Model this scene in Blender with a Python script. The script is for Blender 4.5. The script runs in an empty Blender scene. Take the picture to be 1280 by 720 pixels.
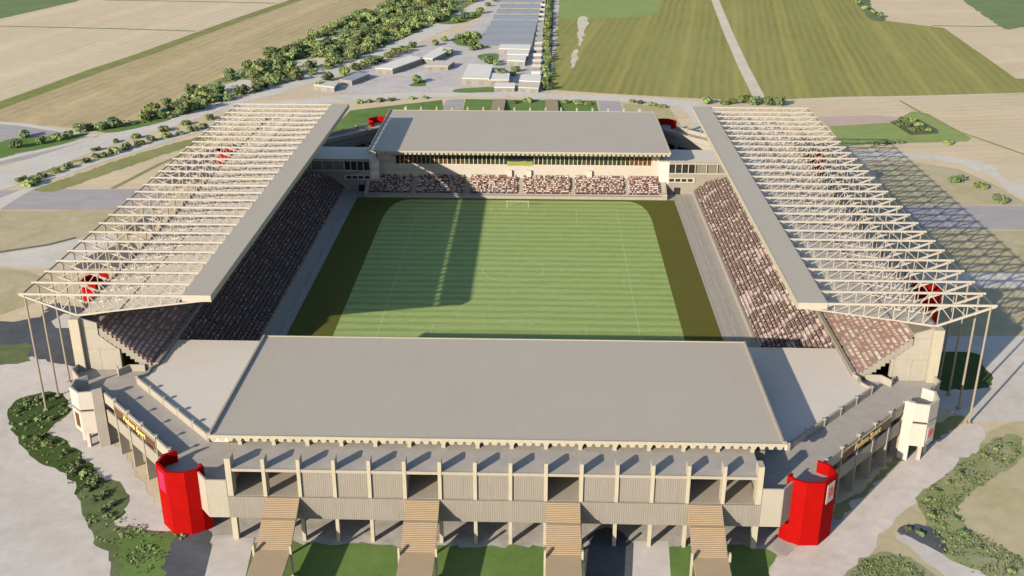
import bpy, bmesh, math, random
import numpy as np
from mathutils import Vector, Matrix
random.seed(7); rng = np.random.default_rng(11)
S = bpy.context.scene
COL = S.collection
R = math.radians

# ------------------------------------------------------------------ mesh builder
class MB:
    """collects plain geometry and links it as ONE mesh object"""
    def __init__(self, f=None):
        self.v, self.f, self.m, self.t = [], [], [], (f or (lambda p: p))
    def add(self, vs, fs, mi=0):
        o = len(self.v); self.v += [tuple(self.t(p)) for p in vs]
        self.f += [tuple(o + i for i in q) for q in fs]; self.m += [mi] * len(fs)
    def box(self, x0, x1, y0, y1, z0, z1, mi=0):
        self.add([(x0,y0,z0),(x1,y0,z0),(x1,y1,z0),(x0,y1,z0),(x0,y0,z1),(x1,y0,z1),(x1,y1,z1),(x0,y1,z1)],
                 [(0,3,2,1),(4,5,6,7),(0,1,5,4),(1,2,6,5),(2,3,7,6),(3,0,4,7)], mi)
    def prism(self, pts, z0, z1, mi=0):
        n = len(pts)
        self.add([(p[0],p[1],z0) for p in pts] + [(p[0],p[1],z1) for p in pts],
                 [tuple(range(n))[::-1], tuple(range(n, 2*n))] + [(i,(i+1)%n,n+(i+1)%n,n+i) for i in range(n)], mi)
    def profile_y(self, pts, y0, y1, mi=0):          # xz outline swept along y
        n = len(pts)
        self.add([(p[0],y0,p[1]) for p in pts] + [(p[0],y1,p[1]) for p in pts],
                 [tuple(range(n)), tuple(range(n, 2*n))[::-1]] + [(i,n+i,n+(i+1)%n,(i+1)%n) for i in range(n)], mi)
    def profile_x(self, pts, x0, x1, mi=0):          # yz outline swept along x
        n = len(pts)
        self.add([(x0,p[0],p[1]) for p in pts] + [(x1,p[0],p[1]) for p in pts],
                 [tuple(range(n)), tuple(range(n, 2*n))[::-1]] + [(i,n+i,n+(i+1)%n,(i+1)%n) for i in range(n)], mi)
    def bar(self, a, b, w, h=None, mi=0):            # rectangular bar from a to b
        h = h or w; a = Vector(a); b = Vector(b); d = (b - a).normalized()
        s = d.cross(Vector((0,0,1))); s = s.normalized() if s.length > 1e-4 else Vector((1,0,0))
        u = s.cross(d)
        q = [(-1,-1),(1,-1),(1,1),(-1,1)]
        self.add([a + s*(i*w/2) + u*(j*h/2) for i,j in q] + [b + s*(i*w/2) + u*(j*h/2) for i,j in q],
                 [(3,2,1,0),(4,5,6,7),(0,1,5,4),(1,2,6,5),(2,3,7,6),(3,0,4,7)], mi)
    def tube(self, a, b, r0, r1=None, n=8, mi=0):
        r1 = r0 if r1 is None else r1; a = Vector(a); b = Vector(b); d = (b - a).normalized()
        s = d.cross(Vector((0,0,1))); s = s.normalized() if s.length > 1e-4 else Vector((1,0,0)); u = s.cross(d)
        c = [(math.cos(k*2*math.pi/n), math.sin(k*2*math.pi/n)) for k in range(n)]
        self.add([a + s*(i*r0) + u*(j*r0) for i,j in c] + [b + s*(i*r1) + u*(j*r1) for i,j in c],
                 [tuple(range(n))[::-1], tuple(range(n,2*n))] + [(k,(k+1)%n,n+(k+1)%n,n+k) for k in range(n)], mi)
    def wall(self, p, q, z0, z1, th=.3, mi=0):       # upright wall panel between two plan points
        d = Vector((q[0]-p[0], q[1]-p[1])).normalized(); n = Vector((-d.y, d.x)) * th/2
        self.prism([(p[0]-n.x,p[1]-n.y),(q[0]-n.x,q[1]-n.y),(q[0]+n.x,q[1]+n.y),(p[0]+n.x,p[1]+n.y)], z0, z1, mi)
    def polywall(self, pts, z0, z1, th=.3, mi=0):    # one mitred band following a plan polyline
        P = [Vector(p[:2]) for p in pts]; A, B = [], []
        for i, p in enumerate(P):
            ds = []
            if i: ds.append((p - P[i-1]).normalized())
            if i < len(P)-1: ds.append((P[i+1] - p).normalized())
            d = sum(ds, Vector((0,0))).normalized(); n = Vector((-d.y, d.x))
            k = th/2 / max(.4, n.dot(Vector((-ds[0].y, ds[0].x))))
            A.append(p - n*k); B.append(p + n*k)
        n = len(P); L = A + B
        vs = [(p.x,p.y,z0) for p in L] + [(p.x,p.y,z1) for p in L]; fs = []
        for i in range(n-1):
            a, b, c, d = i, i+1, n+i+1, n+i
            fs += [(d,c,b,a), (2*n+a,2*n+b,2*n+c,2*n+d), (a,b,2*n+b,2*n+a), (c,d,2*n+d,2*n+c)]
        fs += [(0,2*n,3*n,n), (n-1,2*n-1,4*n-1,3*n-1)]
        self.add(vs, fs, mi)
    def build(self, name, mats, parent=None, loc=None):
        me = bpy.data.meshes.new(name); me.from_pydata(self.v, [], self.f)
        if not isinstance(mats, (list, tuple)): mats = [mats]
        for k in mats: me.materials.append(M[k] if isinstance(k, str) else k)
        if max(self.m, default=0): me.polygons.foreach_set('material_index', self.m)
        bm = bmesh.new(); bm.from_mesh(me); bmesh.ops.recalc_face_normals(bm, faces=bm.faces); bm.to_mesh(me); bm.free()
        o = bpy.data.objects.new(name, me); COL.objects.link(o)
        if parent is not None:
            o.parent = parent
        if loc: o.location = loc
        return o

def tag(o, label=None, cat=None, group=None, kind=None):
    for k, x in (('label',label),('category',cat),('group',group),('kind',kind)):
        if x: o[k] = x
    return o
def thing(name, label, cat, loc=(0,0,0), rz=0, group=None):
    o = bpy.data.objects.new(name, None); COL.objects.link(o); o.empty_display_size = .5
    o.location = loc; o.rotation_euler = (0,0,rz)
    return tag(o, label, cat, group)
def copy_thing(root, loc, rz=0, scale=1, label=None, group=None):
    r = root.copy(); COL.objects.link(r); r.location = loc; r.rotation_euler = (0,0,rz); r.scale = (scale,)*3
    tag(r, label, None, group)
    for ch in list(root.children):
        c = ch.copy(); COL.objects.link(c); c.parent = r
        for g in list(ch.children):
            d = g.copy(); COL.objects.link(d); d.parent = c
    return r

# ------------------------------------------------------------------ materials
M = {}
def lin(c):
    return tuple(((x/255)/12.92 if x/255 <= .04045 else ((x/255+.055)/1.055)**2.4) for x in c)
class NT:
    def __init__(self, name):
        self.mat = bpy.data.materials.new(name); self.mat.use_nodes = True
        self.nt = self.mat.node_tree; self.b = self.nt.nodes['Principled BSDF']; M[name] = self.mat
        self.geo = self.nt.nodes.new('ShaderNodeNewGeometry')
    def n(self, t, **kw):
        x = self.nt.nodes.new(t)
        for k, v in kw.items():
            if k.startswith('_'): setattr(x, k[1:], v)
            else:
                x.inputs[k.replace('_',' ')].default_value = v
        return x
    def l(self, a, b): self.nt.links.new(a, b)
    def pos(self, sx=1, sy=1, sz=1, rz=0):
        m = self.n('ShaderNodeMapping')
        if rz: m.vector_type = 'TEXTURE'; sx, sy, sz = 1/sx, 1/sy, 1/sz
        m.inputs['Scale'].default_value = (sx,sy,sz); m.inputs['Rotation'].default_value = (0,0,rz)
        self.l(self.geo.outputs['Position'], m.inputs['Vector']); return m.outputs['Vector']
    def noise(self, vec, scale, detail=4, rough=.55, dist=0):
        x = self.n('ShaderNodeTexNoise'); x.inputs['Scale'].default_value = scale; x.inputs['Detail'].default_value = detail
        x.inputs['Roughness'].default_value = rough; x.inputs['Distortion'].default_value = dist
        self.l(vec, x.inputs['Vector']); return x.outputs['Fac']
    def ramp(self, fac, stops):
        x = self.n('ShaderNodeValToRGB'); e = x.color_ramp.elements
        while len(e) < len(stops): e.new(.5)
        for q, (p, c) in zip(e, stops):
            q.position = p; q.color = (*c, 1) if len(c) == 3 else c
        self.l(fac, x.inputs['Fac']); return x.outputs['Color']
    def mix(self, fac, a, b, mode='MIX'):
        x = self.n('ShaderNodeMix'); x.data_type = 'RGBA'; x.blend_type = mode
        for s, val in ((0,fac),(6,a),(7,b)):
            if isinstance(val, (int,float)): x.inputs[s].default_value = val
            elif isinstance(val, tuple): x.inputs[s].default_value = (*val,1)[:4]
            else: self.l(val, x.inputs[s])
        return x.outputs[2]
    def math(self, op, a, b=None, c=None):
        x = self.n('ShaderNodeMath'); x.operation = op
        for i, val in enumerate((a,b,c)):
            if val is None: continue
            if isinstance(val, (int,float)): x.inputs[i].default_value = val
            else: self.l(val, x.inputs[i])
        return x.outputs[0]
    def color(self, c):
        if isinstance(c, tuple): self.b.inputs['Base Color'].default_value = (*c,1)
        else: self.l(c, self.b.inputs['Base Color'])
    def bump(self, h, strength=.3, dist=.05):
        x = self.n('ShaderNodeBump'); x.inputs['Strength'].default_value = strength; x.inputs['Distance'].default_value = dist
        self.l(h, x.inputs['Height']); self.l(x.outputs['Normal'], self.b.inputs['Normal'])
    def rough(self, r, spec=.3): self.b.inputs['Roughness'].default_value = r; self.b.inputs['Specular IOR Level'].default_value = spec

def sc(c, k): return tuple(min(1, x*k) for x in c)
def plain(name, c, var=.12, scale=.6, r=.7, spec=.3, streak=0, fine=6, metal=0, bump=0):
    """painted / cast surface: base colour, slow blotches, fine grain, optional rain streaks"""
    t = NT(name)
    f = t.noise(t.pos(), scale, 5, .6); g = t.noise(t.pos(), fine, 3, .6)
    a = t.ramp(f, [(.3, sc(c,1-var)), (.7, sc(c,1+var*.6))])
    a = t.mix(.35, a, t.ramp(g, [(.3, sc(c,1-var)), (.7, sc(c,1+var*.7))]))
    if streak:
        s = t.noise(t.pos(1.3,1.3,.12), 1.6, 4, .6)
        a = t.mix(t.math('MULTIPLY', t.ramp(s, [(.45,(0,0,0)),(.8,(1,1,1))]), streak), a, sc(c,.55))
    t.color(a); t.rough(r, spec); t.b.inputs['Metallic'].default_value = metal
    if bump: t.bump(g, bump, .03)
    return t
def ribbed(name, c, freq, var=.1):
    t = NT(name); sx = t.n('ShaderNodeSeparateXYZ'); t.l(t.geo.outputs['Position'], sx.inputs[0])
    u = t.math('MULTIPLY_ADD', sx.outputs['Y'], .37, sx.outputs['X'])
    w = t.math('SINE', t.math('MULTIPLY', u, freq))
    f = t.noise(t.pos(1,1,.25), .8, 5, .6); s = t.noise(t.pos(2.5,2.5,.1), 1.2, 4)
    a = t.ramp(f, [(.3, sc(c,1-var)), (.7, sc(c,1+var*.5))])
    a = t.mix(t.math('MULTIPLY', t.ramp(s, [(.42,(0,0,0)),(.75,(1,1,1))]), .3), a, sc(c,.7))
    a = t.mix(.22, a, t.ramp(t.math('MULTIPLY_ADD', w, .5, .5), [(.2, sc(c,.7)), (.6, sc(c,1.1))]))
    t.color(a); t.rough(.85,.2); t.bump(w, .35, .05)
def ground(name, c1, c2, c3=None, s=.05, fine=.6, stretch=(1,1), rz=0, fac=.5, r=.95, bump=.0, mid=.08):
    """field or paving seen from far above: slow patches + finer mottling"""
    t = NT(name); c3 = c3 or sc(c1,.8)
    big = t.noise(t.pos(stretch[0],stretch[1],1,rz), s, 6, .62, .4); fn = t.noise(t.pos(stretch[0],stretch[1],1,rz), fine, 5, .65)
    md = t.noise(t.pos(), mid, 4, .6, 1.0)
    a = t.ramp(big, [(.3, c1), (.7, c2)]); a = t.mix(t.math('MULTIPLY', t.ramp(md, [(.45,(0,0,0)),(.72,(1,1,1))]), .6), a, c3)
    a = t.mix(fac*.6, a, t.mix(1, a, t.ramp(fn, [(.25,(.62,.62,.62)),(.75,(1.3,1.3,1.3))]), 'MULTIPLY'))
    t.color(a); t.rough(r,.12)
    if bump: t.bump(fn, bump, .2)
    return t
SUN, SKY, EXPO = 3.5, .076, 1.35
POLYS = [
('field','green_dark',1,0,[(-632.5,901.7),(-434.1,909.3),(-340.7,644.8),(-350.3,540.2),(-406.2,301.0)]),
('field','wheat_light',1,0,[(-406.2,301.0),(-350.3,540.2),(-360.2,699.9),(-150.8,707.5),(-183.7,554.7),(-215.0,390.2),(-235.6,284.4),(-270.4,89.0)]),
('field','wheat',1,0,[(-270.4,89.0),(-235.6,284.4),(-215.0,390.2),(-183.7,554.7),(-150.8,707.5),(-78.5,710.2),(-115.7,515.7),(-139.5,423.1),(-152.2,340.8),(-157.1,287.0),(-168.9,238.9),(-173.2,191.4),(-174.6,169.0),(-186.4,157.4),(-210.8,164.9),(-269.1,87.0)]),
('meadow','wood_floor',2,1,[(-188.6,155.9),(-174.4,173.3),(-172.1,199.3),(-167.1,246.4),(-156.1,300.2),(-138.3,416.9),(-115.7,515.7),(-93.0,709.6),(-13.3,712.5),(-40.8,555.4),(-60.3,458.7),(-102.3,299.8),(-139.2,218.6),(-159.1,176.7),(-175.4,166.1)]),
('bare_patch','tan_pale',3,1,[(-160.1,239.2),(-150.7,262.5),(-138.3,255.0),(-137.0,238.1),(-147.8,228.8)]),
('bare_patch','tan_pale',3,1,[(-137.1,305.4),(-122.8,324.5),(-109.6,315.5),(-115.2,297.2),(-127.5,292.4)]),
('bare_patch','tan_pale',3,1,[(-140.3,375.6),(-129.1,396.0),(-119.0,382.0),(-127.3,359.8)]),
('road','road_pale',4,0,[(-234.0,32.3),(-201.6,99.7),(-186.8,132.6),(-180.3,150.8),(-175.4,166.1),(-166.1,165.0),(-154.7,204.7),(-134.8,249.4),(-104.2,311.0),(-77.8,394.8),(-58.7,472.7),(-41.1,559.7),(-20.5,712.3),(-6.0,712.8),(-27.1,551.6),(-48.3,445.6),(-69.9,369.8),(-96.0,289.1),(-125.2,226.0),(-137.0,210.3),(-143.5,192.4),(-158.0,156.9),(-174.1,125.7),(-183.7,87.6),(-185.2,77.6),(-220.1,10.4)]),
('road','road_pale',4,0,[(-206.4,-10.8),(-184.1,62.6),(-180.5,73.9),(-178.1,88.8),(-169.1,112.9),(-157.4,134.8),(-142.7,164.3),(-130.0,183.6),(-125.2,179.3),(-140.3,156.1),(-154.9,127.5),(-166.5,106.3),(-175.1,81.9),(-177.6,67.4),(-178.3,50.4),(-201.9,-18.0)]),
('verge','olive_grass',3,1,[(-176.2,74.0),(-167.7,93.3),(-157.6,116.7),(-137.9,148.2),(-129.7,149.8),(-150.9,106.8),(-166.0,74.3),(-170.2,70.4)]),
('verge','olive_grass',5,1,[(-187.1,80.5),(-182.1,98.2),(-173.6,116.2),(-174.6,110.5),(-182.0,90.8)]),
('road','mauve_pave',2,0,[(-256.7,67.7),(-188.4,71.7),(-133.9,75.4),(-126.6,75.6),(-125.7,51.2),(-178.3,50.4),(-243.8,47.5)]),
('field','olive_tan',1,0,[(-243.3,46.7),(-120.2,51.4),(-126.1,21.9),(-137.9,13.0),(-147.2,16.9),(-158.7,8.9),(-217.4,6.4)]),
('road','road_pale',3,0,[(-217.4,6.4),(-158.4,8.2),(-146.6,15.5),(-140.4,22.2),(-131.4,29.3),(-126.1,21.9),(-129.8,6.4),(-138.6,-3.1),(-153.8,-1.6),(-211.2,-3.4)]),
('field','olive_tan',1,0,[(-211.2,-3.4),(-153.5,-2.3),(-144.7,-4.6),(-134.4,-11.7),(-129.0,-24.4),(-137.3,-36.6),(-185.4,-43.7)]),
('shade_patch','asphalt_and_shade',4,0,[(-131.7,-3.5),(-130.1,9.1),(-122.3,22.1),(-115.8,10.9),(-115.2,-1.1)]),  # dark tone of this and the next two paints a shadow on the ground
('shade_patch','asphalt_and_shade',4,0,[(-129.9,32.4),(-125.1,45.3),(-119.2,43.9),(-119.2,28.1)]),
('shade_patch','asphalt_and_shade',4,0,[(-136.5,83.1),(-133.8,112.9),(-128.4,129.5),(-110.3,147.8),(-111.6,113.6),(-120.5,79.6)]),
('shade_patch','shade_blue',2,1,[(-179.2,-53.3),(-129.5,-39.4),(-127.1,-28.8),(-111.9,-34.8),(-99.9,-57.8),(-97.6,-73.9),(-106.9,-77.0),(-159.3,-84.3)]),  # blue-dark sheet laid in place of shaded ground
('path','road_pale',3,0,[(-121.8,-40.2),(-120.5,-35.0),(-112.4,-37.9),(-108.8,-43.9),(-118.8,-44.2)]),
('lawn','shrub_green',3,1,[(-174.9,-60.0),(-128.6,-55.0),(-123.0,-53.0),(-118.9,-60.6),(-121.9,-65.1),(-168.9,-69.5)]),
('plaza','concrete_ground',2,1,[(-134.0,-68.4),(-103.4,-66.6),(-92.7,-87.9),(-80.3,-102.9),(-63.5,-125.7),(-55.2,-132.6),(-46.8,-133.3),(-41.3,-137.5),(-43.3,-156.8),(-88.0,-158.1)]),
('shrub_shade_bed','shaded_green',3,1,[(-111.0,-89.2),(-110.8,-81.7),(-104.2,-78.9),(-97.5,-86.9),(-98.0,-96.8),(-89.4,-103.8),(-79.6,-114.5),(-71.0,-125.9),(-75.0,-129.2),(-81.1,-121.4),(-88.1,-113.0),(-96.0,-108.1),(-104.4,-99.7)]),  # planting darkened so its green carries the stadium's shadow
('shrub_shade_bed','shrub_green',4,1,[(-82.2,-119.5),(-79.4,-115.1),(-74.9,-116.7),(-71.1,-123.8),(-71.7,-129.8),(-62.2,-131.8),(-57.0,-131.7),(-49.7,-137.7),(-48.5,-155.0),(-57.8,-155.3),(-70.1,-138.8),(-77.7,-128.7)]),  # shrub green, partly put in for shadow tone
('lawn','lawn_green',5,1,[(-69.3,-133.0),(-61.9,-132.8),(-57.9,-133.7),(-57.2,-140.3),(-54.4,-155.2),(-59.1,-155.3),(-66.1,-141.7)]),
('shade_patch','shade_blue',6,1,[(-58.6,-136.1),(-57.1,-132.7),(-51.7,-133.0),(-48.5,-155.0),(-55.1,-155.2)]),  # navy ground colour standing in for a shadow
('path','concrete_ground',7,0,[(-51.5,-133.5),(-44.1,-133.3),(-41.7,-154.8),(-48.6,-155.0)]),
('lawn','lawn_green',4,1,[(-45.1,-137.1),(-42.0,-134.9),(-28.7,-134.7),(-8.2,-134.9),(10.8,-134.5),(17.3,-134.8),(16.6,-155.0),(-42.0,-156.8)]),
('shade_patch','shade_blue',5,1,[(17.6,-131.4),(25.8,-131.7),(24.1,-154.8),(15.9,-155.1)]),  # shadow painted as a dark blue strip beside the lawn
('path','concrete_ground',5,0,[(25.8,-132.2),(32.2,-132.0),(30.6,-154.6),(23.5,-154.8)]),
('lawn','lawn_green',4,1,[(32.0,-134.4),(49.6,-134.3),(48.8,-141.7),(45.5,-154.2),(30.4,-154.6)]),
('concrete_apron','dirt_concrete',1,0,[(-58.9,-122.9),(59.9,-122.0),(67.5,-121.8),(63.7,-136.7),(48.3,-135.3),(-2.3,-135.9),(-41.7,-136.1),(-55.3,-134.6)]),
('road','road_pink',3,1,[(42.9,-150.3),(51.5,-137.1),(62.2,-128.4),(69.9,-118.5),(82.9,-103.7),(95.6,-92.7),(103.8,-86.6),(104.6,-92.4),(98.1,-102.3),(82.6,-117.3),(74.8,-125.5),(67.9,-134.3),(60.6,-143.5),(52.7,-154.0)]),
('verge','olive_grass',2,1,[(64.5,-121.9),(75.2,-110.5),(90.4,-92.9),(100.3,-83.9),(101.7,-87.4),(83.0,-105.8),(67.2,-123.1)]),
('field','olive_tan',1,0,[(95.6,-97.6),(116.4,-83.4),(162.9,-82.0),(122.6,-151.9),(55.4,-153.9),(67.2,-134.3)]),
('lawn','rough_green',3,1,[(82.1,-116.5),(88.9,-110.1),(92.9,-105.5),(107.7,-92.3),(112.1,-93.2),(108.1,-102.0),(95.9,-112.7),(88.7,-119.8),(88.7,-126.3),(95.7,-138.0),(93.6,-152.8),(81.7,-153.1),(80.9,-136.2),(81.2,-126.5)]),
('lawn','rough_green',3,1,[(59.6,-144.6),(65.9,-136.6),(72.9,-134.6),(76.9,-139.7),(79.1,-153.2),(55.4,-153.9)]),
('shade_patch','shade_blue',4,1,[(75.1,-128.0),(78.6,-125.4),(81.8,-127.0),(82.6,-133.3),(78.8,-133.9)]),  # small dark patch, shade put into the ground colour
('path','concrete_ground',4,1,[(74.3,-129.7),(77.3,-129.7),(83.4,-137.3),(88.3,-142.7),(87.8,-151.0),(83.3,-147.1),(78.6,-139.0)]),
('lawn','shaded_green',3,1,[(105.3,-55.1),(109.5,-51.4),(117.0,-51.7),(117.1,-57.8),(115.4,-67.5),(110.8,-70.8),(100.3,-70.3)]),  # lawn with its shade mixed into the green
('concrete_apron','concrete_ground',2,0,[(108.5,-42.1),(137.5,-41.3),(181.8,-49.2),(162.9,-82.0),(105.5,-86.6),(95.5,-76.7)]),
('road','road_pale',3,1,[(131.1,125.9),(138.5,123.8),(156.5,125.5),(170.2,119.1),(179.0,101.1),(183.5,68.7),(237.9,52.5),(247.2,68.9),(187.3,88.3),(183.9,114.0),(173.0,127.2),(158.7,132.6),(136.2,133.1)]),
('road','mauve_pave',2,0,[(126.4,64.3),(246.7,68.0),(232.4,42.8),(124.6,39.5)]),
('road','road_pale',2,0,[(120.4,1.7),(212.8,4.5),(206.4,-6.6),(119.2,-9.3)]),
('field','olive_tan',1,0,[(138.2,117.0),(157.5,118.7),(169.8,109.3),(176.6,87.0),(178.5,66.8),(129.5,65.2)]),
('field','olive_tan',1,0,[(124.4,38.7),(234.5,42.1),(213.2,5.2),(120.6,2.3)]),
('field','olive_tan',1,0,[(119.0,-9.9),(206.1,-7.2),(187.3,-39.7),(112.7,-42.0)]),
('garden','lawn_light',3,0,[(135.2,174.6),(161.2,187.0),(173.2,193.4),(181.0,204.4),(187.0,199.9),(191.3,156.1),(187.1,150.8),(156.6,147.3),(132.8,142.8)]),
('garden_path','pink_path',4,0,[(131.8,192.0),(162.0,196.1),(176.2,189.0),(167.2,182.8),(135.2,174.6)]),
('garden_bed','dark_bed',5,0,[(164.7,184.2),(179.4,187.6),(181.6,170.5),(180.0,163.7),(166.7,160.6)]),
('field','green_crop',1,0,[(13.8,489.7),(12.2,244.9),(40.8,236.7),(83.4,227.6),(111.8,223.4),(154.8,233.4),(355.9,252.4),(259.1,280.0),(275.5,440.4),(242.2,472.6),(240.8,497.6),(270.0,722.9),(15.7,713.6)]),
('field','lawn_light',2,1,[(16.1,486.1),(23.0,713.9),(117.3,717.3),(93.7,531.0),(85.3,484.9),(53.7,476.6)]),
('bare_patch','tan_pale',3,1,[(33.4,475.9),(39.5,472.6),(33.7,398.6),(30.2,365.1),(30.7,416.4)]),
('bare_patch','tan_pale',3,1,[(25.8,344.2),(29.0,354.5),(26.8,310.8),(23.9,301.8)]),
('verge','shrub_green',2,1,[(275.8,723.1),(295.5,723.8),(254.5,536.6),(247.7,476.2),(236.7,472.4),(243.3,528.2)]),
('field','green_dark',1,1,[(382.9,727.0),(532.6,732.5),(385.5,428.5),(335.6,445.7),(316.5,458.1)]),
('road','road_pale',3,1,[(-141.5,198.7),(-136.1,207.0),(-86.1,229.0),(-47.2,237.4),(-7.1,236.9),(48.3,229.9),(75.1,223.9),(85.5,214.2),(91.0,199.9),(85.1,184.6),(84.6,146.2),(76.2,146.0),(75.3,169.9),(75.1,197.9),(68.1,212.0),(47.6,219.6),(-6.8,226.4),(-46.0,225.1),(-91.2,213.4),(-133.2,195.8)]),
('lawn','lawn_green',3,0,[(-84.5,156.6),(-81.6,197.5),(-40.8,220.1),(-37.2,195.8),(-34.9,169.2),(-67.2,115.0)]),
('lawn','lawn_green',3,0,[(-29.3,222.2),(34.2,220.8),(34.5,171.4),(-28.5,169.4)]),
('path','mauve_pave',4,0,[(-38.5,220.2),(-30.1,222.2),(-28.5,169.4),(-38.4,169.1)]),
('path','mauve_pave',4,0,[(35.3,220.9),(45.7,219.5),(45.1,171.7),(34.5,171.4)]),
('field','tan_green',2,0,[(46.6,216.2),(68.1,208.7),(70.4,158.8),(72.7,119.4),(46.8,155.4)]),
('paved_yard','yard',2,1,[(-106.0,239.2),(-100.0,262.2),(-75.5,335.9),(-52.8,401.6),(-35.9,466.5),(-20.5,712.3),(18.6,713.7),(11.3,243.0),(-7.1,236.9),(-47.4,239.2),(-86.4,230.8)]),
('lawn','lawn_green',3,1,[(-60.4,253.7),(-54.1,265.6),(-51.9,252.1),(-58.3,250.0)]),
('lawn','lawn_green',3,1,[(-29.5,334.9),(-18.5,340.2),(-17.7,320.9),(-26.8,320.6)]),
('lawn','lawn_green',3,1,[(-65.2,451.7),(-51.4,487.4),(-37.9,502.9),(-37.4,473.5),(-51.0,445.5)]),
('lawn','lawn_green',3,1,[(-49.3,390.0),(-32.6,408.2),(-30.4,368.4),(-42.5,365.3)]),
('lawn','lawn_green',3,1,[(-33.8,236.1),(-34.5,245.2),(-16.4,249.5),(-7.2,240.6)]),
('lawn','shrub_green',3,0,[(7.7,244.7),(9.2,713.4),(18.6,713.7),(12.2,243.0)]),
('field','olive_grass',3,0,[(-106.0,532.1),(-118.3,708.7),(-49.5,711.2),(-64.5,541.8)]),
('town_plot','mauve_pave',2,0,[(-314.2,157.4),(-235.4,171.3),(-198.6,152.9),(-181.0,148.1),(-180.5,137.8),(-193.3,116.8),(-203.6,104.0),(-272.4,92.1)]),
('lawn','lawn_green',3,1,[(-219.0,136.6),(-212.4,144.5),(-198.1,147.6),(-187.2,150.6),(-192.4,129.9),(-204.6,119.9),(-206.7,110.6)]),
('lawn','lawn_green',3,1,[(-191.5,161.4),(-175.9,167.5),(-168.8,183.9),(-160.1,179.6),(-165.3,167.8),(-177.9,153.6)]),
]
RIBS = [
('hedge_strip','hedge_grass',3,10,[(-270.4,89.0),(-243.1,240.2),(-235.6,284.4),(-225.2,330.8),(-215.0,390.2),(-202.7,460.7),(-183.7,554.7),(-150.8,707.5)]),
('hedge_strip','hedge_grass',3,3,[(-372.7,427.9),(-321.8,423.2),(-271.6,418.6),(-218.7,411.0)]),
('hedge_strip','hedge_grass',3,3.5,[(-332.1,549.4),(-255.4,543.5),(-195.2,537.2)]),
('track','tan_pale',5,4,[(-63.8,533.6),(-111.5,519.8),(-105.9,579.6)]),
('path','road_pale',3,4,[(-242.5,171.1),(-222.0,166.0),(-199.7,155.6),(-182.8,148.1)]),
('path','road_pale',4,4,[(-210.4,104.9),(-200.8,118.9),(-190.1,132.5),(-183.4,145.4)]),
('track','tan_pale',3,6,[(150.1,662.5),(128.8,419.8),(119.5,302.7),(114.2,223.4)]),
('track','green_dark',3,3,[(270.6,450.0),(299.2,447.7),(343.7,452.5)]),
('track','olive_grass',3,1.5,[(181.8,225.6),(184.2,202.9),(190.0,166.7),(206.4,123.7)]),
('track','tan_pale',3,2,[(134.0,227.5),(170.1,232.1),(257.3,245.6)]),
('track','olive_grass',3,2,[(-148.5,74.9),(-141.5,107.1),(-130.5,136.9)]),
('track','asphalt_and_shade',4,1.5,[(-163.3,8.0),(-147.2,16.9),(-141.0,23.7)]),
]
WAREHOUSES = [
(-31.4,1.1,360.3,387.8),
(-29.8,1.8,385.0,411.4),
(-28.5,2.6,408.4,436.5),
(-27.1,3.4,433.3,459.9),
(-26.1,4.3,459.9,484.7),
(-25.0,5.3,486.5,511.1),
(-23.7,6.3,513.0,537.1),
(-22.4,7.4,541.2,564.8),
]
YARD_BUILDINGS = [
('white',[(-33.1,254.6),(-19.5,253.2),(-19.0,289.5),(-32.2,290.1)],6),
('white',[(-19.5,253.2),(-9.2,253.5),(-9.3,270.1),(-19.4,269.8)],5),
('white',[(-15.9,238.5),(-5.9,238.8),(-5.8,248.9),(-16.0,248.6)],4),
('white',[(-3.8,251.8),(6.9,250.3),(7.2,265.7),(-2.9,267.3)],5),
('pale',[(-3.9,238.9),(6.1,237.4),(6.9,249.3),(-3.4,250.9)],4),
('white',[(-81.7,281.1),(-72.4,279.3),(-59.2,310.2),(-67.7,316.9)],5),
('white',[(-61.0,310.2),(-53.6,308.2),(-44.8,339.4),(-52.8,344.1)],5),
('pale',[(-56.3,290.4),(-43.6,290.8),(-41.1,304.1),(-51.6,306.0)],4),
('blue',[(-96.5,254.5),(-89.7,250.9),(-83.3,268.7),(-89.9,272.5)],4),
('pale',[(-107.2,241.0),(-96.1,235.8),(-95.9,248.8),(-107.7,252.2)],4),
('white',[(-11.7,305.0),(-1.8,303.1),(-1.2,319.1),(-11.3,321.1)],5),
('white',[(-12.3,323.5),(-0.3,321.5),(-0.0,333.5),(-12.2,335.5)],5),
('white',[(-17.5,340.3),(0.4,338.4),(0.7,353.6),(-17.1,354.3)],5),
]
SHEDS = [(2.1,6.8,273.5),(2.3,6.9,292.3),(2.5,7.1,307.8),(2.7,7.2,324.0),(3.0,7.4,343.5),(3.2,7.6,361.5),(3.5,7.8,380.5),(3.8,8.0,397.6),(4.2,8.2,415.5),(4.5,8.5,434.4),(4.9,8.7,454.1),(5.3,9.0,474.9),(5.7,9.3,496.8),(6.1,9.5,519.9),(6.6,9.8,544.3),]
ROADSIDE = [(-180.1,87.8),(-179.4,80.7),(-177.3,94.1),(-175.3,100.5),(-171.2,108.3),(-168.4,115.2),(-165.1,121.2),(-162.5,128.4),(-159.1,134.7),(-156.2,141.1),(-151.8,146.4),(-147.7,151.8),(-144.1,157.4),(-140.5,163.0),(-156.3,157.0),(-150.3,168.3),(-142.6,178.7),(-170.4,138.1),(-174.1,125.7),(-179.9,77.8),(-185.8,83.5),(-164.3,144.7)]
RINGBUSH = [(-79.4,212.1),(-75.1,213.9),(-69.9,215.8),(-64.7,217.6),(-55.4,221.3),(-49.0,223.3),(51.4,218.0),(55.0,215.7),(60.4,211.7),(65.0,207.8),(-4.5,214.6),(1.2,216.4),(19.0,215.3),(25.1,213.9),(30.0,212.4)]
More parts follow.
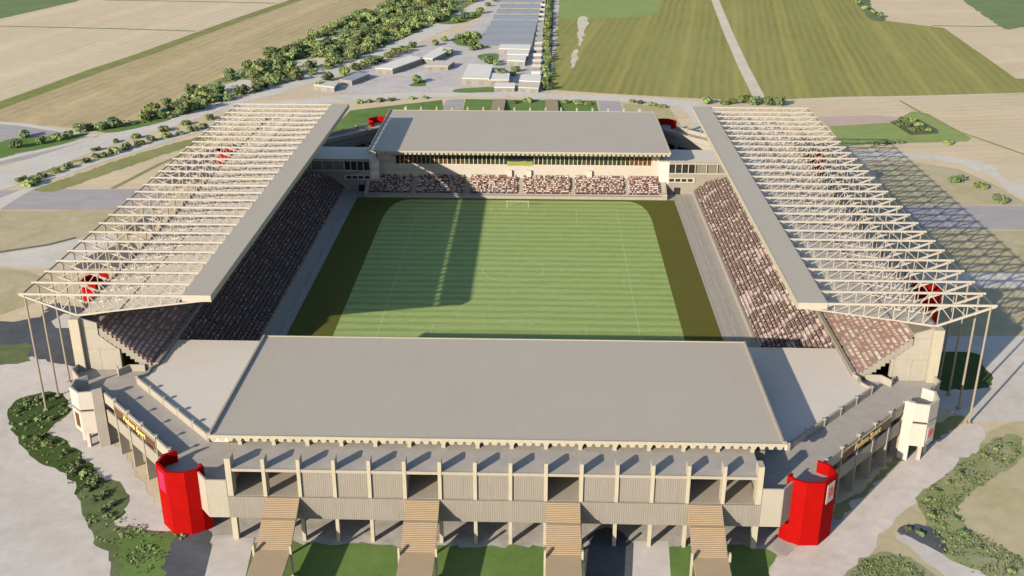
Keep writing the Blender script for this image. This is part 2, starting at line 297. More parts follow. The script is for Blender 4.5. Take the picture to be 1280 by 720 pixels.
RIGHTTREES = [(162.8,93.5),(168.6,85.8),(170.1,70.0)]
YARDTREES = [(-93.8,289.1),(-90.8,298.0),(-87.7,307.0),(-84.2,314.0),(-80.9,323.5),(-77.6,333.3),(-74.1,343.4),(-70.8,356.4),(-57.1,364.8),(-53.4,378.6),(-43.9,384.5),(-39.6,396.1),(-34.2,390.5),(-40.4,370.8),(-35.1,365.5),(-51.5,452.2),(-47.0,466.1),(-41.2,480.5),(-37.3,491.6),(-33.2,526.5),(-29.5,551.5),(-105.0,244.7),(-104.2,262.0),(-97.9,274.3),(-17.9,304.8),(-21.7,309.2),(-13.1,271.0),(-8.2,277.3),(-6.3,287.8),(-47.0,331.9),(-34.2,349.8),(-29.7,355.1),(-61.7,455.2),(-57.5,257.7)]
WOOD = [(-188.6,155.9),(-174.4,173.3),(-171.6,197.7),(-166.5,244.6),(-155.0,295.8),(-137.1,410.7),(-114.6,507.9),(-87.6,653.9),(-18.9,656.4),(-42.3,559.6),(-61.7,462.1),(-102.7,302.0),(-139.6,220.3),(-159.6,178.2),(-175.4,166.1)]
HEDGE = [(9.7,244.8),(13.3,657.5)]
FIELDBUSH = [(250.4,615.6),(245.1,569.8),(246.9,548.6),(244.1,520.4),(245.9,501.4),(245.3,483.2),(95.0,214.5),(99.1,216.3),(104.4,218.1),(109.2,214.9),(116.1,215.2),(121.5,213.7),(87.6,215.9)]
TOWNTREES = [(-191.7,153.1),(-189.1,157.3),(-193.7,145.1),(-184.1,158.8),(-180.9,161.7),(-196.6,139.8),(-201.1,134.6),(-208.3,128.2),(-178.4,164.6),(-212.4,144.5)]
LEFTSHRUBS = [(-109.2,-88.4),(-108.3,-84.7),(-106.2,-82.7),(-103.3,-82.7),(-99.9,-85.5),(-105.1,-93.6),(-102.6,-91.8),(-99.8,-91.7),(-102.3,-99.6),(-98.9,-99.5),(-96.1,-102.1),(-91.1,-105.8),(-87.1,-109.4),(-83.6,-112.9),(-80.4,-116.8),(-76.9,-120.1),(-74.2,-123.9),(-75.2,-126.0),(-80.7,-118.6),(-77.7,-122.1),(-73.4,-127.3),(-86.5,-113.0)]
RIGHTSHRUBS = [(84.2,-117.3),(87.0,-114.4),(90.1,-111.2),(93.8,-107.6),(97.5,-103.8),(101.2,-100.6),(104.7,-98.0),(108.0,-96.0),(108.1,-99.8),(85.2,-121.3),(83.2,-122.6),(84.2,-126.5),(87.3,-123.8),(87.2,-128.4),(88.7,-132.5),(90.2,-135.9),(91.7,-139.3),(79.1,-128.6),(77.3,-127.2)]
GARDENBUSH = [(167.2,182.8),(171.2,184.4),(174.8,184.5),(167.2,177.1),(170.4,175.8),(175.0,175.9),(169.9,168.8),(173.4,168.9),(176.5,167.6),(178.0,146.7),(152.9,145.9),(147.5,144.5),(158.3,147.3)]
LEFTBED = [(-110.7,-89.2),(-110.4,-82.5),(-103.8,-79.6),(-97.8,-87.0),(-98.0,-96.8),(-89.4,-103.8),(-79.6,-114.5),(-71.0,-125.9),(-62.0,-132.3),(-56.8,-132.1),(-58.0,-138.0),(-57.9,-144.8),(-62.1,-144.9),(-70.2,-138.3),(-77.7,-128.7),(-88.1,-113.0),(-96.0,-108.1),(-104.0,-99.7)]
RIGHTBED = [(82.4,-116.5),(92.8,-105.8),(107.4,-93.0),(111.6,-93.6),(107.9,-101.7),(96.0,-112.4),(88.8,-119.6),(88.9,-125.8),(95.0,-135.8),(93.1,-140.3),(85.0,-140.6),(81.1,-135.7),(81.7,-126.0)]
LOWBED = [(60.5,-143.9),(66.0,-137.1),(72.7,-135.1),(76.5,-140.2),(74.8,-142.0),(61.6,-142.4)]
CON = (.235,.21,.18)
t = plain('roof_sheet', (.355,.315,.268), .035, .05, .6, .2, fine=.5)
sx = t.n('ShaderNodeSeparateXYZ'); t.l(t.geo.outputs['Position'], sx.inputs[0])
seam = t.math('GREATER_THAN', t.math('SINE', t.math('MULTIPLY', sx.outputs['X'], 2*math.pi/1.577)), .93)
st_ = t.ramp(t.noise(t.pos(.9,.03,.5), 1.0, 5, .65), [(.42,(0,0,0)),(.8,(1,1,1))])
old = t.b.inputs['Base Color'].links[0].from_socket
a = t.mix(t.math('MULTIPLY', seam, .035), old, (.20,.18,.155)); a = t.mix(t.math('MULTIPLY', st_, .12), a, (.27,.235,.195)); t.color(a)
plain('deck_white', (.52,.475,.43), .04, .12, .6, .25, fine=.8)
plain('concrete', CON, .12, .5, .85, .2, streak=.25)
plain('concrete_light', (.285,.255,.22), .08, .5, .8, .2, streak=.18)
plain('concrete_cream', (.33,.297,.235), .10, .6, .8, .2, streak=.2)
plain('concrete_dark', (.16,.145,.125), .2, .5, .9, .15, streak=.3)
plain('steel_white', (.345,.31,.275), .06, .4, .5, .35)
plain('steel_grey', (.11,.10,.085), .12, .4, .5, .4)
plain('post_steel', (.22,.19,.15), .12, .3, .5, .4)
plain('red_paint', (.265,.0035,.003), .12, .25, .7, .03, streak=.35)
plain('white_paint', (.385,.345,.315), .05, .4, .6, .3, streak=.16)
plain('panel_white', (.44,.40,.36), .04, .6, .5, .3)
plain('sign_brown', (.085,.04,.018), .15, .6, .5, .3)
plain('letter_gold', (.62,.43,.17), .06, 1, .5, .3)
plain('emblem_red', (.42,.05,.06), .1, 1, .5, .3)
plain('magenta_panel', (.30,.012,.06), .06, .5, .5, .3)
plain('dark_void', (.02,.02,.022), .2, 1, .8, .2)
plain('black_steel', (.03,.03,.032), .2, 1, .5, .3)
plain('net_white', (.42,.42,.40), .03, 1, .6, .2)
plain('stair_tan', (.30,.225,.15), .08, .5, .8, .2)
plain('seat_red', (.31,.165,.155), .12, 2, .5, .35)
plain('seat_rose', (.47,.33,.315), .12, 2, .5, .3)
plain('seat_pink', (.58,.475,.45), .10, 2, .5, .35)
plain('shirt_dark', (.055,.042,.045), .2, 3, .9, .1)
plain('shirt_brown', (.10,.066,.062), .2, 3, .9, .1)
plain('shirt_pink', (.47,.35,.345), .1, 3, .9, .1)
plain('shirt_white', (.50,.46,.43), .08, 3, .9, .1)
plain('shirt_grey', (.14,.15,.17), .15, 3, .9, .1)
plain('skin', (.36,.235,.18), .06, 3, .6, .3)
plain('hair', (.05,.032,.022), .2, 3, .8, .15)
plain('trousers', (.05,.05,.07), .2, 3, .9, .1)
ribbed('ribbed', (.20,.178,.16), 16)
# --- paved terrace with fine setts
t = NT('terrace_pave'); br = t.n('ShaderNodeTexBrick'); t.l(t.pos(), br.inputs['Vector'])
br.inputs['Scale'].default_value = 1.1; br.inputs['Mortar Size'].default_value = .03
br.inputs['Color1'].default_value = (.30,.275,.255,1); br.inputs['Color2'].default_value = (.35,.32,.295,1); br.inputs['Mortar'].default_value = (.24,.22,.205,1)
a = t.mix(.5, br.outputs['Color'], t.ramp(t.noise(t.pos(), .35, 6, .65), [(.3,(.27,.248,.23)),(.7,(.37,.34,.315))]))
t.color(a); t.rough(.9,.15)
# --- concrete strip round the pitch, big slabs
t = NT('slab_pave'); br = t.n('ShaderNodeTexBrick'); t.l(t.pos(1,.35,1,R(90)), br.inputs['Vector']); br.offset = .5
br.inputs['Scale'].default_value = .32; br.inputs['Mortar Size'].default_value = .012
br.inputs['Color1'].default_value = (.31,.285,.255,1); br.inputs['Color2'].default_value = (.335,.31,.275,1); br.inputs['Mortar'].default_value = (.19,.18,.16,1)
t.color(t.mix(.45, br.outputs['Color'], t.ramp(t.noise(t.pos(), .5, 6, .6), [(.3,(.24,.23,.215)),(.7,(.32,.305,.285))]))); t.rough(.9,.15)
# --- translucent roof sheet: part of the sunlight passes
t = NT('sheet'); t.color(t.ramp(t.noise(t.pos(.3,2,1), .4, 4), [(.3,(.56,.48,.385)),(.7,(.62,.54,.44))])); t.rough(.6,.2)
tr = t.n('ShaderNodeBsdfTransparent'); tr.inputs['Color'].default_value = (.93,.97,.95,1)
ms = t.n('ShaderNodeMixShader'); ms.inputs[0].default_value = .19; out = t.nt.nodes['Material Output']
t.l(t.b.outputs[0], ms.inputs[1]); t.l(tr.outputs[0], ms.inputs[2]); t.l(ms.outputs[0], out.inputs['Surface'])
# --- window glass
def glass(name, c):
    t = NT(name); t.color(t.ramp(t.noise(t.pos(1,1,2), .7, 3), [(.35, sc(c,.6)), (.7, sc(c,1.3))])); t.rough(.12,.5)
glass('glass_dark', (.022,.024,.02)); glass('glass_brown', (.10,.045,.015)); glass('glass_red', (.11,.028,.018)); glass('glass_green', (.035,.04,.018))
# --- picture panel (green pitch picture under a dark band)
t = NT('picture'); sx = t.n('ShaderNodeSeparateXYZ'); t.l(t.geo.outputs['Position'], sx.inputs[0])
h = t.math('ADD', sx.outputs['Z'], t.math('MULTIPLY_ADD', t.noise(t.pos(1,1,1), .7, 4), 1.6, -.8))
g = t.ramp(t.noise(t.pos(.4,1,2.5), 1.3, 4), [(.3,(.12,.15,.03)),(.7,(.30,.30,.085))])
t.color(t.mix(t.ramp(t.math('MULTIPLY_ADD', h, .8, -8.35), [(.35,(0,0,0)),(.65,(1,1,1))]), g, (.018,.02,.03))); t.rough(.4,.3)
# --- mown pitch: soft horizontal mowing bands, wavy
t = NT('pitch_grass'); sx = t.n('ShaderNodeSeparateXYZ'); t.l(t.geo.outputs['Position'], sx.inputs[0])
wob = t.noise(t.pos(.06,.35,1), 1.0, 4, .6); y = t.math('ADD', sx.outputs['Y'], t.math('MULTIPLY_ADD', wob, 2.6, -1.3))
band = t.math('MULTIPLY_ADD', t.math('SINE', t.math('MULTIPLY', y, 2*math.pi/4.2)), .5, .5)
pt = t.noise(t.pos(.35,1.1,1), .5, 6, .68, .5)
band2 = t.math('MULTIPLY_ADD', t.math('SUBTRACT', pt, .5), .9, band)
a = t.ramp(band2, [(.0,(.17,.235,.068)), (.4,(.235,.31,.105)), (1,(.285,.355,.14))])
a = t.mix(.35, a, t.ramp(t.noise(t.pos(.5,1,1), 1.2, 5, .7), [(.3,(.15,.225,.06)),(.7,(.33,.39,.165))]))
t.color(a); t.rough(.95,.1)
ground('apron_olive', (.088,.088,.018), (.094,.093,.020), (.083,.083,.016), .05, .5, fac=.12)
plain('line_white', (.40,.47,.33), .15, .8, .9, .1)
# --- ground colours
ground('tan', (0.474,0.384,0.266), (0.525,0.429,0.315), (0.435,0.364,0.238), .02, .4, fac=.35)
ground('wheat_light', (0.480,0.397,0.280), (0.528,0.445,0.332), (0.456,0.366,0.254), .016, .3, (.3,1), R(80), fac=.3)
ground('wheat', (0.360,0.287,0.163), (0.432,0.348,0.221), (0.312,0.250,0.130), .018, .25, (.3,1), R(80), fac=.5)
ground('olive_tan', (0.360,0.311,0.196), (0.414,0.354,0.243), (0.282,0.262,0.135), .03, .4, fac=.45)
ground('tan_green', (0.360,0.312,0.182), (0.300,0.288,0.130), (0.408,0.360,0.247), .05, .4, fac=.4)
ground('tan_pale', (0.483,0.420,0.338), (0.540,0.480,0.413), (0.391,0.348,0.250), .06, .5, fac=.4)
ground('olive_grass', (0.204,0.206,0.081), (0.258,0.250,0.111), (0.156,0.169,0.058), .05, .5, fac=.5)
ground('hedge_grass', (0.172,0.181,0.052), (0.230,0.231,0.091), (0.115,0.144,0.039), .06, .4, fac=.6)
ground('green_dark', (0.121,0.168,0.072), (0.154,0.198,0.091), (0.099,0.144,0.058), .03, .4, fac=.4)
ground('wood_floor', (0.172,0.219,0.078), (0.241,0.275,0.117), (0.391,0.356,0.260), .03, .35, fac=.6, mid=.035)
ground('lawn_green', (0.077,0.144,0.036), (0.127,0.194,0.055), (0.154,0.206,0.065), .05, .5, fac=.6)
ground('lawn_light', (0.193,0.246,0.078), (0.231,0.282,0.104), (0.160,0.222,0.065), .04, .5, fac=.45)
ground('shrub_green', (0.083,0.108,0.046), (0.132,0.162,0.072), (0.176,0.180,0.111), .08, .5, fac=.8)
ground('rough_green', (0.156,0.188,0.074), (0.252,0.256,0.135), (0.324,0.294,0.216), .07, .4, fac=.8)
ground('shaded_green', (.04,.065,.018), (.06,.09,.025), (.03,.05,.015), .1, .6, fac=.6)  # green darkened to include shade
ground('dark_bed', (.06,.08,.035), (.10,.11,.05), (.16,.11,.09), .2, .6, fac=.8)
ground('road_pale', (0.462,0.428,0.390), (0.516,0.484,0.448), (0.408,0.372,0.345), .04, .5, fac=.4)
ground('road_pink', (0.460,0.413,0.384), (0.529,0.472,0.448), (0.391,0.342,0.307), .05, .4, fac=.5)
ground('pink_path', (0.396,0.291,0.258), (0.440,0.336,0.300), (0.352,0.269,0.228), .08, .5, fac=.4)
ground('mauve_pave', (0.301,0.275,0.280), (0.342,0.317,0.325), (0.266,0.244,0.247), .05, .5, (.1,1), 0, fac=.5)
ground('yard', (0.408,0.378,0.370), (0.480,0.446,0.436), (0.324,0.304,0.299), .04, .4, fac=.7, mid=.06)
ground('concrete_ground', (0.444,0.409,0.384), (0.516,0.476,0.455), (0.372,0.336,0.312), .035, .3, fac=.5, mid=.05)
ground('dirt_concrete', (0.345,0.319,0.300), (0.437,0.407,0.388), (0.230,0.212,0.194), .12, .6, fac=.8, mid=.2)
ground('asphalt_and_shade', (.105,.10,.10), (.14,.132,.13), (.09,.088,.09), .08, .5, fac=.5)  # dark grey for painted shadow patches and one track
ground('shade_blue', (.062,.068,.08), (.10,.105,.12), (.05,.055,.065), .09, .5, fac=.6)  # blue-black that paints shadow on flat ground
# big crop field with fine drill lines
t = ground('green_crop', (0.205,0.205,0.055), (0.252,0.245,0.085), (0.263,0.228,0.091), .014, .3, (.12,1), R(81), fac=.35)
def rows(name, period, ang, k, wide):
    """drill rows and a few broad tractor strips on an existing field material"""
    m = M[name]; t = NT.__new__(NT); t.mat = m; t.nt = m.node_tree; t.b = t.nt.nodes['Principled BSDF']; t.geo = t.n('ShaderNodeNewGeometry')
    sx = t.n('ShaderNodeSeparateXYZ'); t.l(t.geo.outputs['Position'], sx.inputs[0])
    u = t.math('MULTIPLY_ADD', sx.outputs['X'], math.sin(R(ang)), t.math('MULTIPLY', sx.outputs['Y'], -math.cos(R(ang))))
    u = t.math('ADD', u, t.math('MULTIPLY', t.noise(t.pos(), .008, 2), 5))
    w = t.math('MULTIPLY_ADD', t.math('SINE', t.math('MULTIPLY', u, 2*math.pi/period)), .5, .5)
    v = t.math('MULTIPLY_ADD', t.math('SINE', t.math('MULTIPLY', u, 2*math.pi/wide)), .5, .5)
    pat = t.ramp(t.noise(t.pos(.3,1,1,R(ang)), .02, 5, .7), [(.35,(0,0,0)),(.7,(1,1,1))])
    old = t.b.inputs['Base Color'].links[0].from_socket
    a = t.mix(t.math('MULTIPLY', t.math('MULTIPLY', w, pat), k), old, (.62,.58,.5), 'MULTIPLY')
    a = t.mix(t.math('MULTIPLY', t.ramp(v, [(.8,(0,0,0)),(.97,(1,1,1))]), k*.8), a, (1.35,1.25,1.2), 'MULTIPLY'); t.color(a)
rows('green_crop', 5.0, 81, .6, 31); rows('wheat', 6.0, 80, .45, 43); rows('wheat_light', 7.0, 80, .3, 55); rows('tan', 6.5, 8, .25, 60)
# warehouse roofs and walls
plain('roof_blue', (.235,.25,.285), .08, .08, .5, .35, fine=.6)
plain('roof_white', (.58,.55,.51), .07, .08, .5, .3, fine=.6)
plain('roof_pale', (.47,.43,.39), .08, .08, .6, .3, fine=.6)
plain('wall_pale', (.23,.205,.175), .1, .3, .8, .2, streak=.2)
plain('door_grey', (.16,.16,.165), .1, .5, .6, .3)
# vegetation
def leaf(name, c1, c2, c3):
    t = NT(name); oi = t.n('ShaderNodeObjectInfo')
    f = t.noise(t.pos(), .9, 5, .7); a = t.ramp(f, [(.28,c1),(.5,c2),(.75,c3)])
    hs = t.n('ShaderNodeHueSaturation'); t.l(a, hs.inputs['Color'])
    t.l(t.math('MULTIPLY_ADD', oi.outputs['Random'], .7, .65), hs.inputs['Value'])
    t.l(t.math('MULTIPLY_ADD', oi.outputs['Random'], .05, .475), hs.inputs['Hue'])
    t.color(hs.outputs['Color']); t.rough(.75,.2)
leaf('leaf_mid', (.10,.13,.045), (.165,.20,.07), (.24,.27,.115))
leaf('leaf_dark', (.06,.085,.04), (.105,.14,.06), (.16,.195,.085))
plain('bark', (.10,.075,.05), .2, 3, .9, .1)
# ------------------------------------------------------------------ stadium
PX = [-47.3 + 6.307*k for k in range(16)]            # facade piers
RAMPX = [(-41.0,-34.7), (-15.77,-9.46), (9.46,15.77), (34.7,41.0)]
OPEN = {0,1,5,9,13,14}
def wloc(o):
    v = Vector((0,0,0))
    while o is not None: v += Vector(o.location); o = o.parent
    return v
_build = MB.build
def build_world(self, name, mats, parent=None, loc=None):
    """as build(); the collected points are world points even under a moved parent"""
    if parent is not None:
        d = wloc(parent); self.v = [(p[0]-d.x, p[1]-d.y, p[2]-d.z) for p in self.v]
    return _build(self, name, mats, parent, loc)
MB.build = build_world
def link_mesh(name, me, parent, at):
    o = bpy.data.objects.new(name, me); COL.objects.link(o)
    o.parent = parent; o.location = Vector(at) - wloc(parent)
    return o

# ---- seats and spectators
def seat_geom():
    b = MB(); b.box(-.30,.26,-.25,.25,.30,.38); b.box(.22,.30,-.25,.25,.36,.58); b.box(-.04,.14,-.06,.06,0,.30)
    return np.array(b.v, float), b.f
SV, SF = seat_geom()
def seat_mesh(mat):
    me = bpy.data.meshes.new('seat'); me.from_pydata(SV.tolist(), [], SF); me.materials.append(M[mat]); return me
def person_geom():
    """one continuous seated body grown with a skin modifier (faces -x)"""
    J = [((0,0,.56),.15,.15),((0.01,0,.78),.15,.12),((.02,0,1.0),.19,.11),((.02,0,1.10),.065,.065),((0,0,1.22),.10,.11),((0,0,1.36),.085,.09),
         ((-.05,.11,.54),.095,.095),((-.44,.12,.55),.075,.075),((-.46,.12,.10),.05,.05),((-.58,.12,.04),.05,.04),
         ((-.05,-.11,.54),.095,.095),((-.44,-.12,.55),.075,.075),((-.46,-.12,.10),.05,.05),((-.58,-.12,.04),.05,.04),
         ((.02,.23,1.0),.06,.06),((-.06,.27,.76),.05,.05),((-.27,.16,.68),.042,.042),
         ((.02,-.23,1.0),.06,.06),((-.06,-.27,.76),.05,.05),((-.27,-.16,.68),.042,.042)]
    E = [(0,1),(1,2),(2,3),(3,4),(4,5),(0,6),(6,7),(7,8),(8,9),(0,10),(10,11),(11,12),(12,13),(2,14),(14,15),(15,16),(2,17),(17,18),(18,19)]
    me = bpy.data.meshes.new('p'); me.from_pydata([j[0] for j in J], E, []); o = bpy.data.objects.new('p', me); COL.objects.link(o)
    o.modifiers.new('s','SKIN')
    for d, j in zip(me.skin_vertices[0].data, J): d.radius = (j[1], j[2])
    me.skin_vertices[0].data[0].use_root = True
    dg = bpy.context.evaluated_depsgraph_get(); ev = o.evaluated_get(dg); m2 = ev.to_mesh()
    V = np.array([tuple(v.co) for v in m2.vertices]); F = [tuple(p.vertices) for p in m2.polygons]
    ev.to_mesh_clear(); bpy.data.objects.remove(o); bpy.data.meshes.remove(me)
    C = np.array([V[list(f)].mean(0) for f in F])
    part = np.where(C[:,2] > 1.06, 1, np.where((C[:,2] < .62) & (C[:,0] < -.02), 2, 0))      # 0 top, 1 head, 2 legs
    part = np.where((C[:,2] > 1.26) & (C[:,0] > -.04) | (C[:,2] > 1.34), 3, part)                       # hair
    part = np.where((C[:,2] > .6) & (C[:,2] < .8) & (C[:,0] < -.15), 1, part)                # hands
    return V, F, part
PV, PF, PP = person_geom()
SHIRTS = ['shirt_dark','shirt_brown','shirt_pink','shirt_white','shirt_grey']
PMATS = SHIRTS + ['skin','trousers','hair']
def person_mesh(k):
    me = bpy.data.meshes.new('person'); me.from_pydata(PV.tolist(), [], PF)
    for m in PMATS: me.materials.append(M[m])
    me.polygons.foreach_set('material_index', [k if p == 0 else 4+p for p in PP]); me.update(); return me
PMESH = [person_mesh(k) for k in range(5)]
def many(name, V, F, spots, matfun, mats, parent=None, kind='stuff'):
    """one mesh out of many placed copies; spots = (x,y,z,rz,choice)"""
    n = len(V); d = wloc(parent) if parent else Vector((0,0,0)); vs, fs, mi = [], [], []
    for k, (x,y,z,a,c) in enumerate(spots):
        ca, sa = math.cos(a), math.sin(a)
        W = np.empty_like(V); W[:,0] = V[:,0]*ca - V[:,1]*sa + x - d.x; W[:,1] = V[:,0]*sa + V[:,1]*ca + y - d.y; W[:,2] = V[:,2] + z - d.z
        vs.append(W); fs += [tuple(i + k*n for i in f) for f in F]; mi += matfun(c)
    me = bpy.data.meshes.new(name); me.from_pydata(np.concatenate(vs).tolist(), [], fs)
    for m in mats: me.materials.append(M[m])
    me.polygons.foreach_set('material_index', mi); me.update()
    o = bpy.data.objects.new(name, me); COL.objects.link(o); o.parent = parent
    return tag(o, kind=kind)
SEATMESH = [seat_mesh('seat_red'), seat_mesh('seat_pink'), seat_mesh('seat_rose')]
def place_seats(stand, spots):
    spots = sorted(spots, key=lambda s: (s[0]-7.96)**2 + (s[1]+297)**2 + (s[2]-120)**2)
    for x,y,z,a,c in spots[:100]:
        o = link_mesh('seat', SEATMESH[c], stand, (x,y,z)); o.rotation_euler.z = a
    many('seat', SV, SF, spots[100:], lambda c: [c]*len(SF), ['seat_red','seat_pink','seat_rose'], stand)
PEOPLE = []          # (x,y,z,rz,shirt,stand key, visible)

# ---- the two long side grandstands with trussed roofs
YS = [-87.1 + 6.53*k for k in range(28)]; Y0, Y1 = YS[0], YS[-1]
def truss_mesh(sx):
    b = MB(lambda p: (sx*p[0],p[1],p[2])); zb = lambda x: 27.5 - (x-63)*4/29.3
    b.bar((68.72,0,28.35),(104.2,0,28.35),.32,.48); b.bar((63,0,27.45),(92.3,0,23.55),.26,.34); b.bar((92.3,0,23.55),(103.9,0,28.15),.34,.42)
    xs = [92.3 - 3.15*k for k in range(9)]
    for i, x in enumerate(xs):
        b.bar((x,0,zb(x)),(x,0,28.3),.155)
        if i < 8 and xs[i+1] > 66: b.bar((xs[i+1],0,zb(xs[i+1])),(xs[i],0,28.3),.155)
    zo = lambda x: 23.55 + (x-92.3)*4.6/11.6
    for x, xn in ((95.2,92.3),(98.1,95.2)):
        b.bar((x,0,zo(x)),(x,0,28.3),.155); b.bar((x,0,zo(x)),(xn,0,28.3),.155)
    b.bar((100.9,0,zo(100.9)),(98.1,0,28.3),.155)
    o = b.build('roof_truss','steel_white'); me = o.data; bpy.data.objects.remove(o); return me
def post_mesh(sx):
    b = MB(); b.tube((0,0,0),(0,0,28.2),.26,.22,10); b.box(-.5,.5,-.5,.5,0,.3)
    o = b.build('roof_post','post_steel'); me = o.data; bpy.data.objects.remove(o); return me
def col_mesh():
    b = MB(); b.box(-.35,.35,-.4,.4,0,23.3); o = b.build('rear_column','concrete'); me = o.data; bpy.data.objects.remove(o); return me
PM, CMESH = post_mesh(1), col_mesh()
def side_stand(sx, label):
    f = lambda p: (sx*p[0],p[1],p[2]); B = lambda: MB(f)
    st = thing('grandstand', label, 'grandstand', (sx*78,0,0), 0, 'long side grandstands with trussed roofs')
    yend = lambda x: 76.5 if x < 66 else 76.5 - (x-66)*1.55
    b = B(); b.box(62.4,63,-74.5,76.4,0,1.55); b.build('front_wall','concrete_light',st)
    b = B(); rows = []
    for i in range(15):
        x0 = 63 + .8333*i; z = 1.0 + .7083*i; b.box(x0,x0+.8333,-74.6,yend(x0+.4),0,z); rows.append((x0,z,yend(x0+.4)-.5))
    b.build('lower_tier','concrete',st)
    b = B(); b.box(75.5,76.3,-88.15,88,0,12.75); b.build('tier_parapet','concrete',st)
    b = B(); up = []
    for i in range(13):
        x0 = 76.3 + .8615*i; z = 12.0 + .735*i; b.box(x0,x0+.8615,-88.1,88,z-2.1,z); up.append((x0,z))
    b.box(87.5,92.3,-87.8,88,21.2,21.9); b.build('upper_tier','concrete',st)
    b = B(); b.box(92.32,92.7,-87.7,88,0,23.0); b.build('back_wall','concrete',st)
    for sy in (-1,1):
        b = B()
        for poly in ([(84,11),(87.9,11),(87.9,15.95),(84,15.95)], [(87.95,11),(91.2,11),(91.2,15.95),(87.95,15.95)],
                     [(84,16),(91.2,16),(91.2,21),(87.7,21),(87.7,19.3),(84,16.1)], [(87.7,21.05),(91.2,21.05),(91.2,23.3),(87.7,22.2)]):
            b.profile_y(poly, sy*88.25, sy*87.85)
        b.box(83.5,84,sy*88.4,sy*87.4,0,16.2); b.build('end_wall','concrete_light',st)
        b = B(); b.box(91.25,93.4,sy*89.2,sy*87.2,0,23.4); b.build('end_fin','concrete_cream',st)
    # roof
    b = B(); b.box(62.5,68.7,Y0-.25,Y1+.25,27.15,28.62); b.box(62.38,62.62,Y0-.3,Y1+.3,27.1,28.66,1); b.build('roof_edge_band',['roof_sheet','concrete_cream'],st)
    b = B(); zb = lambda x: 27.5 - (x-63)*4/29.3 - .35
    b.profile_y([(69.35,zb(70)+.5),(92.2,zb(92.2)),(92.2,zb(92.2)+.1),(69.35,zb(70)+.6)], Y0, Y1); b.build('roof_sheet','sheet',st)
    for x, z, m, w in ((82.8,24.75,'steel_grey',.2), (92.3,23.5,'steel_grey',.22), (103.6,28.1,'steel_grey',.24), (69.4,26.9,'steel_grey',.2)):
        b = B(); b.bar((x,Y0,z),(x,Y1,z),w); b.build('roof_purlin',m,st)
    tm = truss_mesh(sx)
    for y in YS:
        link_mesh('roof_truss', tm, st, (0,y,0)); link_mesh('roof_post', PM, st, (sx*102.9,y,0)); link_mesh('rear_column', CMESH, st, (sx*93.06,y,0))
    # seats and people
    seats = []; key = 'right' if sx > 0 else 'left'
    aisles = [-74.5 + 15.1*k for k in range(11)]
    blobs = [(rng.uniform(63,76), rng.uniform(-74,76), rng.uniform(2.0,5.5)) for _ in range(64)]
    for x0, z, ye in rows:
        y = -73.9
        while y < ye:
            if min(abs(y-a) for a in aisles) > .5:
                seats.append((sx*(x0+.42), y, z, 0 if sx > 0 else math.pi, 1 if rng.random() < .6 else 2))
                ins = any((x0-bx)**2*1.2 + (y-by)**2*.8 < br*br for bx,by,br in blobs)
                p = (.55 if ins else .05 + .30*min(1,max(0,(y+15)/60))) if sx > 0 else (.94 if ins else .80)
                if rng.random() < p:
                    sh = rng.choice(5, p=[.48,.34,.08,.03,.07]) if sx > 0 else rng.choice(5, p=[.70,.12,.04,.03,.11])  # left tops drawn mostly dark so clothing deepens the stand's shade
                    X = sx*(x0+.40); t = (27.0-z)/(120-z); cx = X + t*(7.96-X); cy = y + t*(-297-y)
                    vis = y > -46 - (x0-62)*1.7 and (abs(cx) < 62.0 or cy < -89)
                    PEOPLE.append((X, y, z, 0 if sx > 0 else math.pi, int(sh), key, vis))
            y += .58
    for x0, z in up:
        y = -87.6
        while y < -22:
            if min(abs(y-a) for a in aisles) > .6: seats.append((sx*(x0+.42), y, z, 0 if sx > 0 else math.pi, int(rng.choice(3, p=[.42,.2,.38]))))
            y += .58
    place_seats(st, seats)
    return st
side_stand(-1, 'long left-hand grandstand in its own shade, open white roof trusses over dark packed seats')
side_stand(1, 'long right-hand grandstand with sunlit pink seats under open white roof trusses')

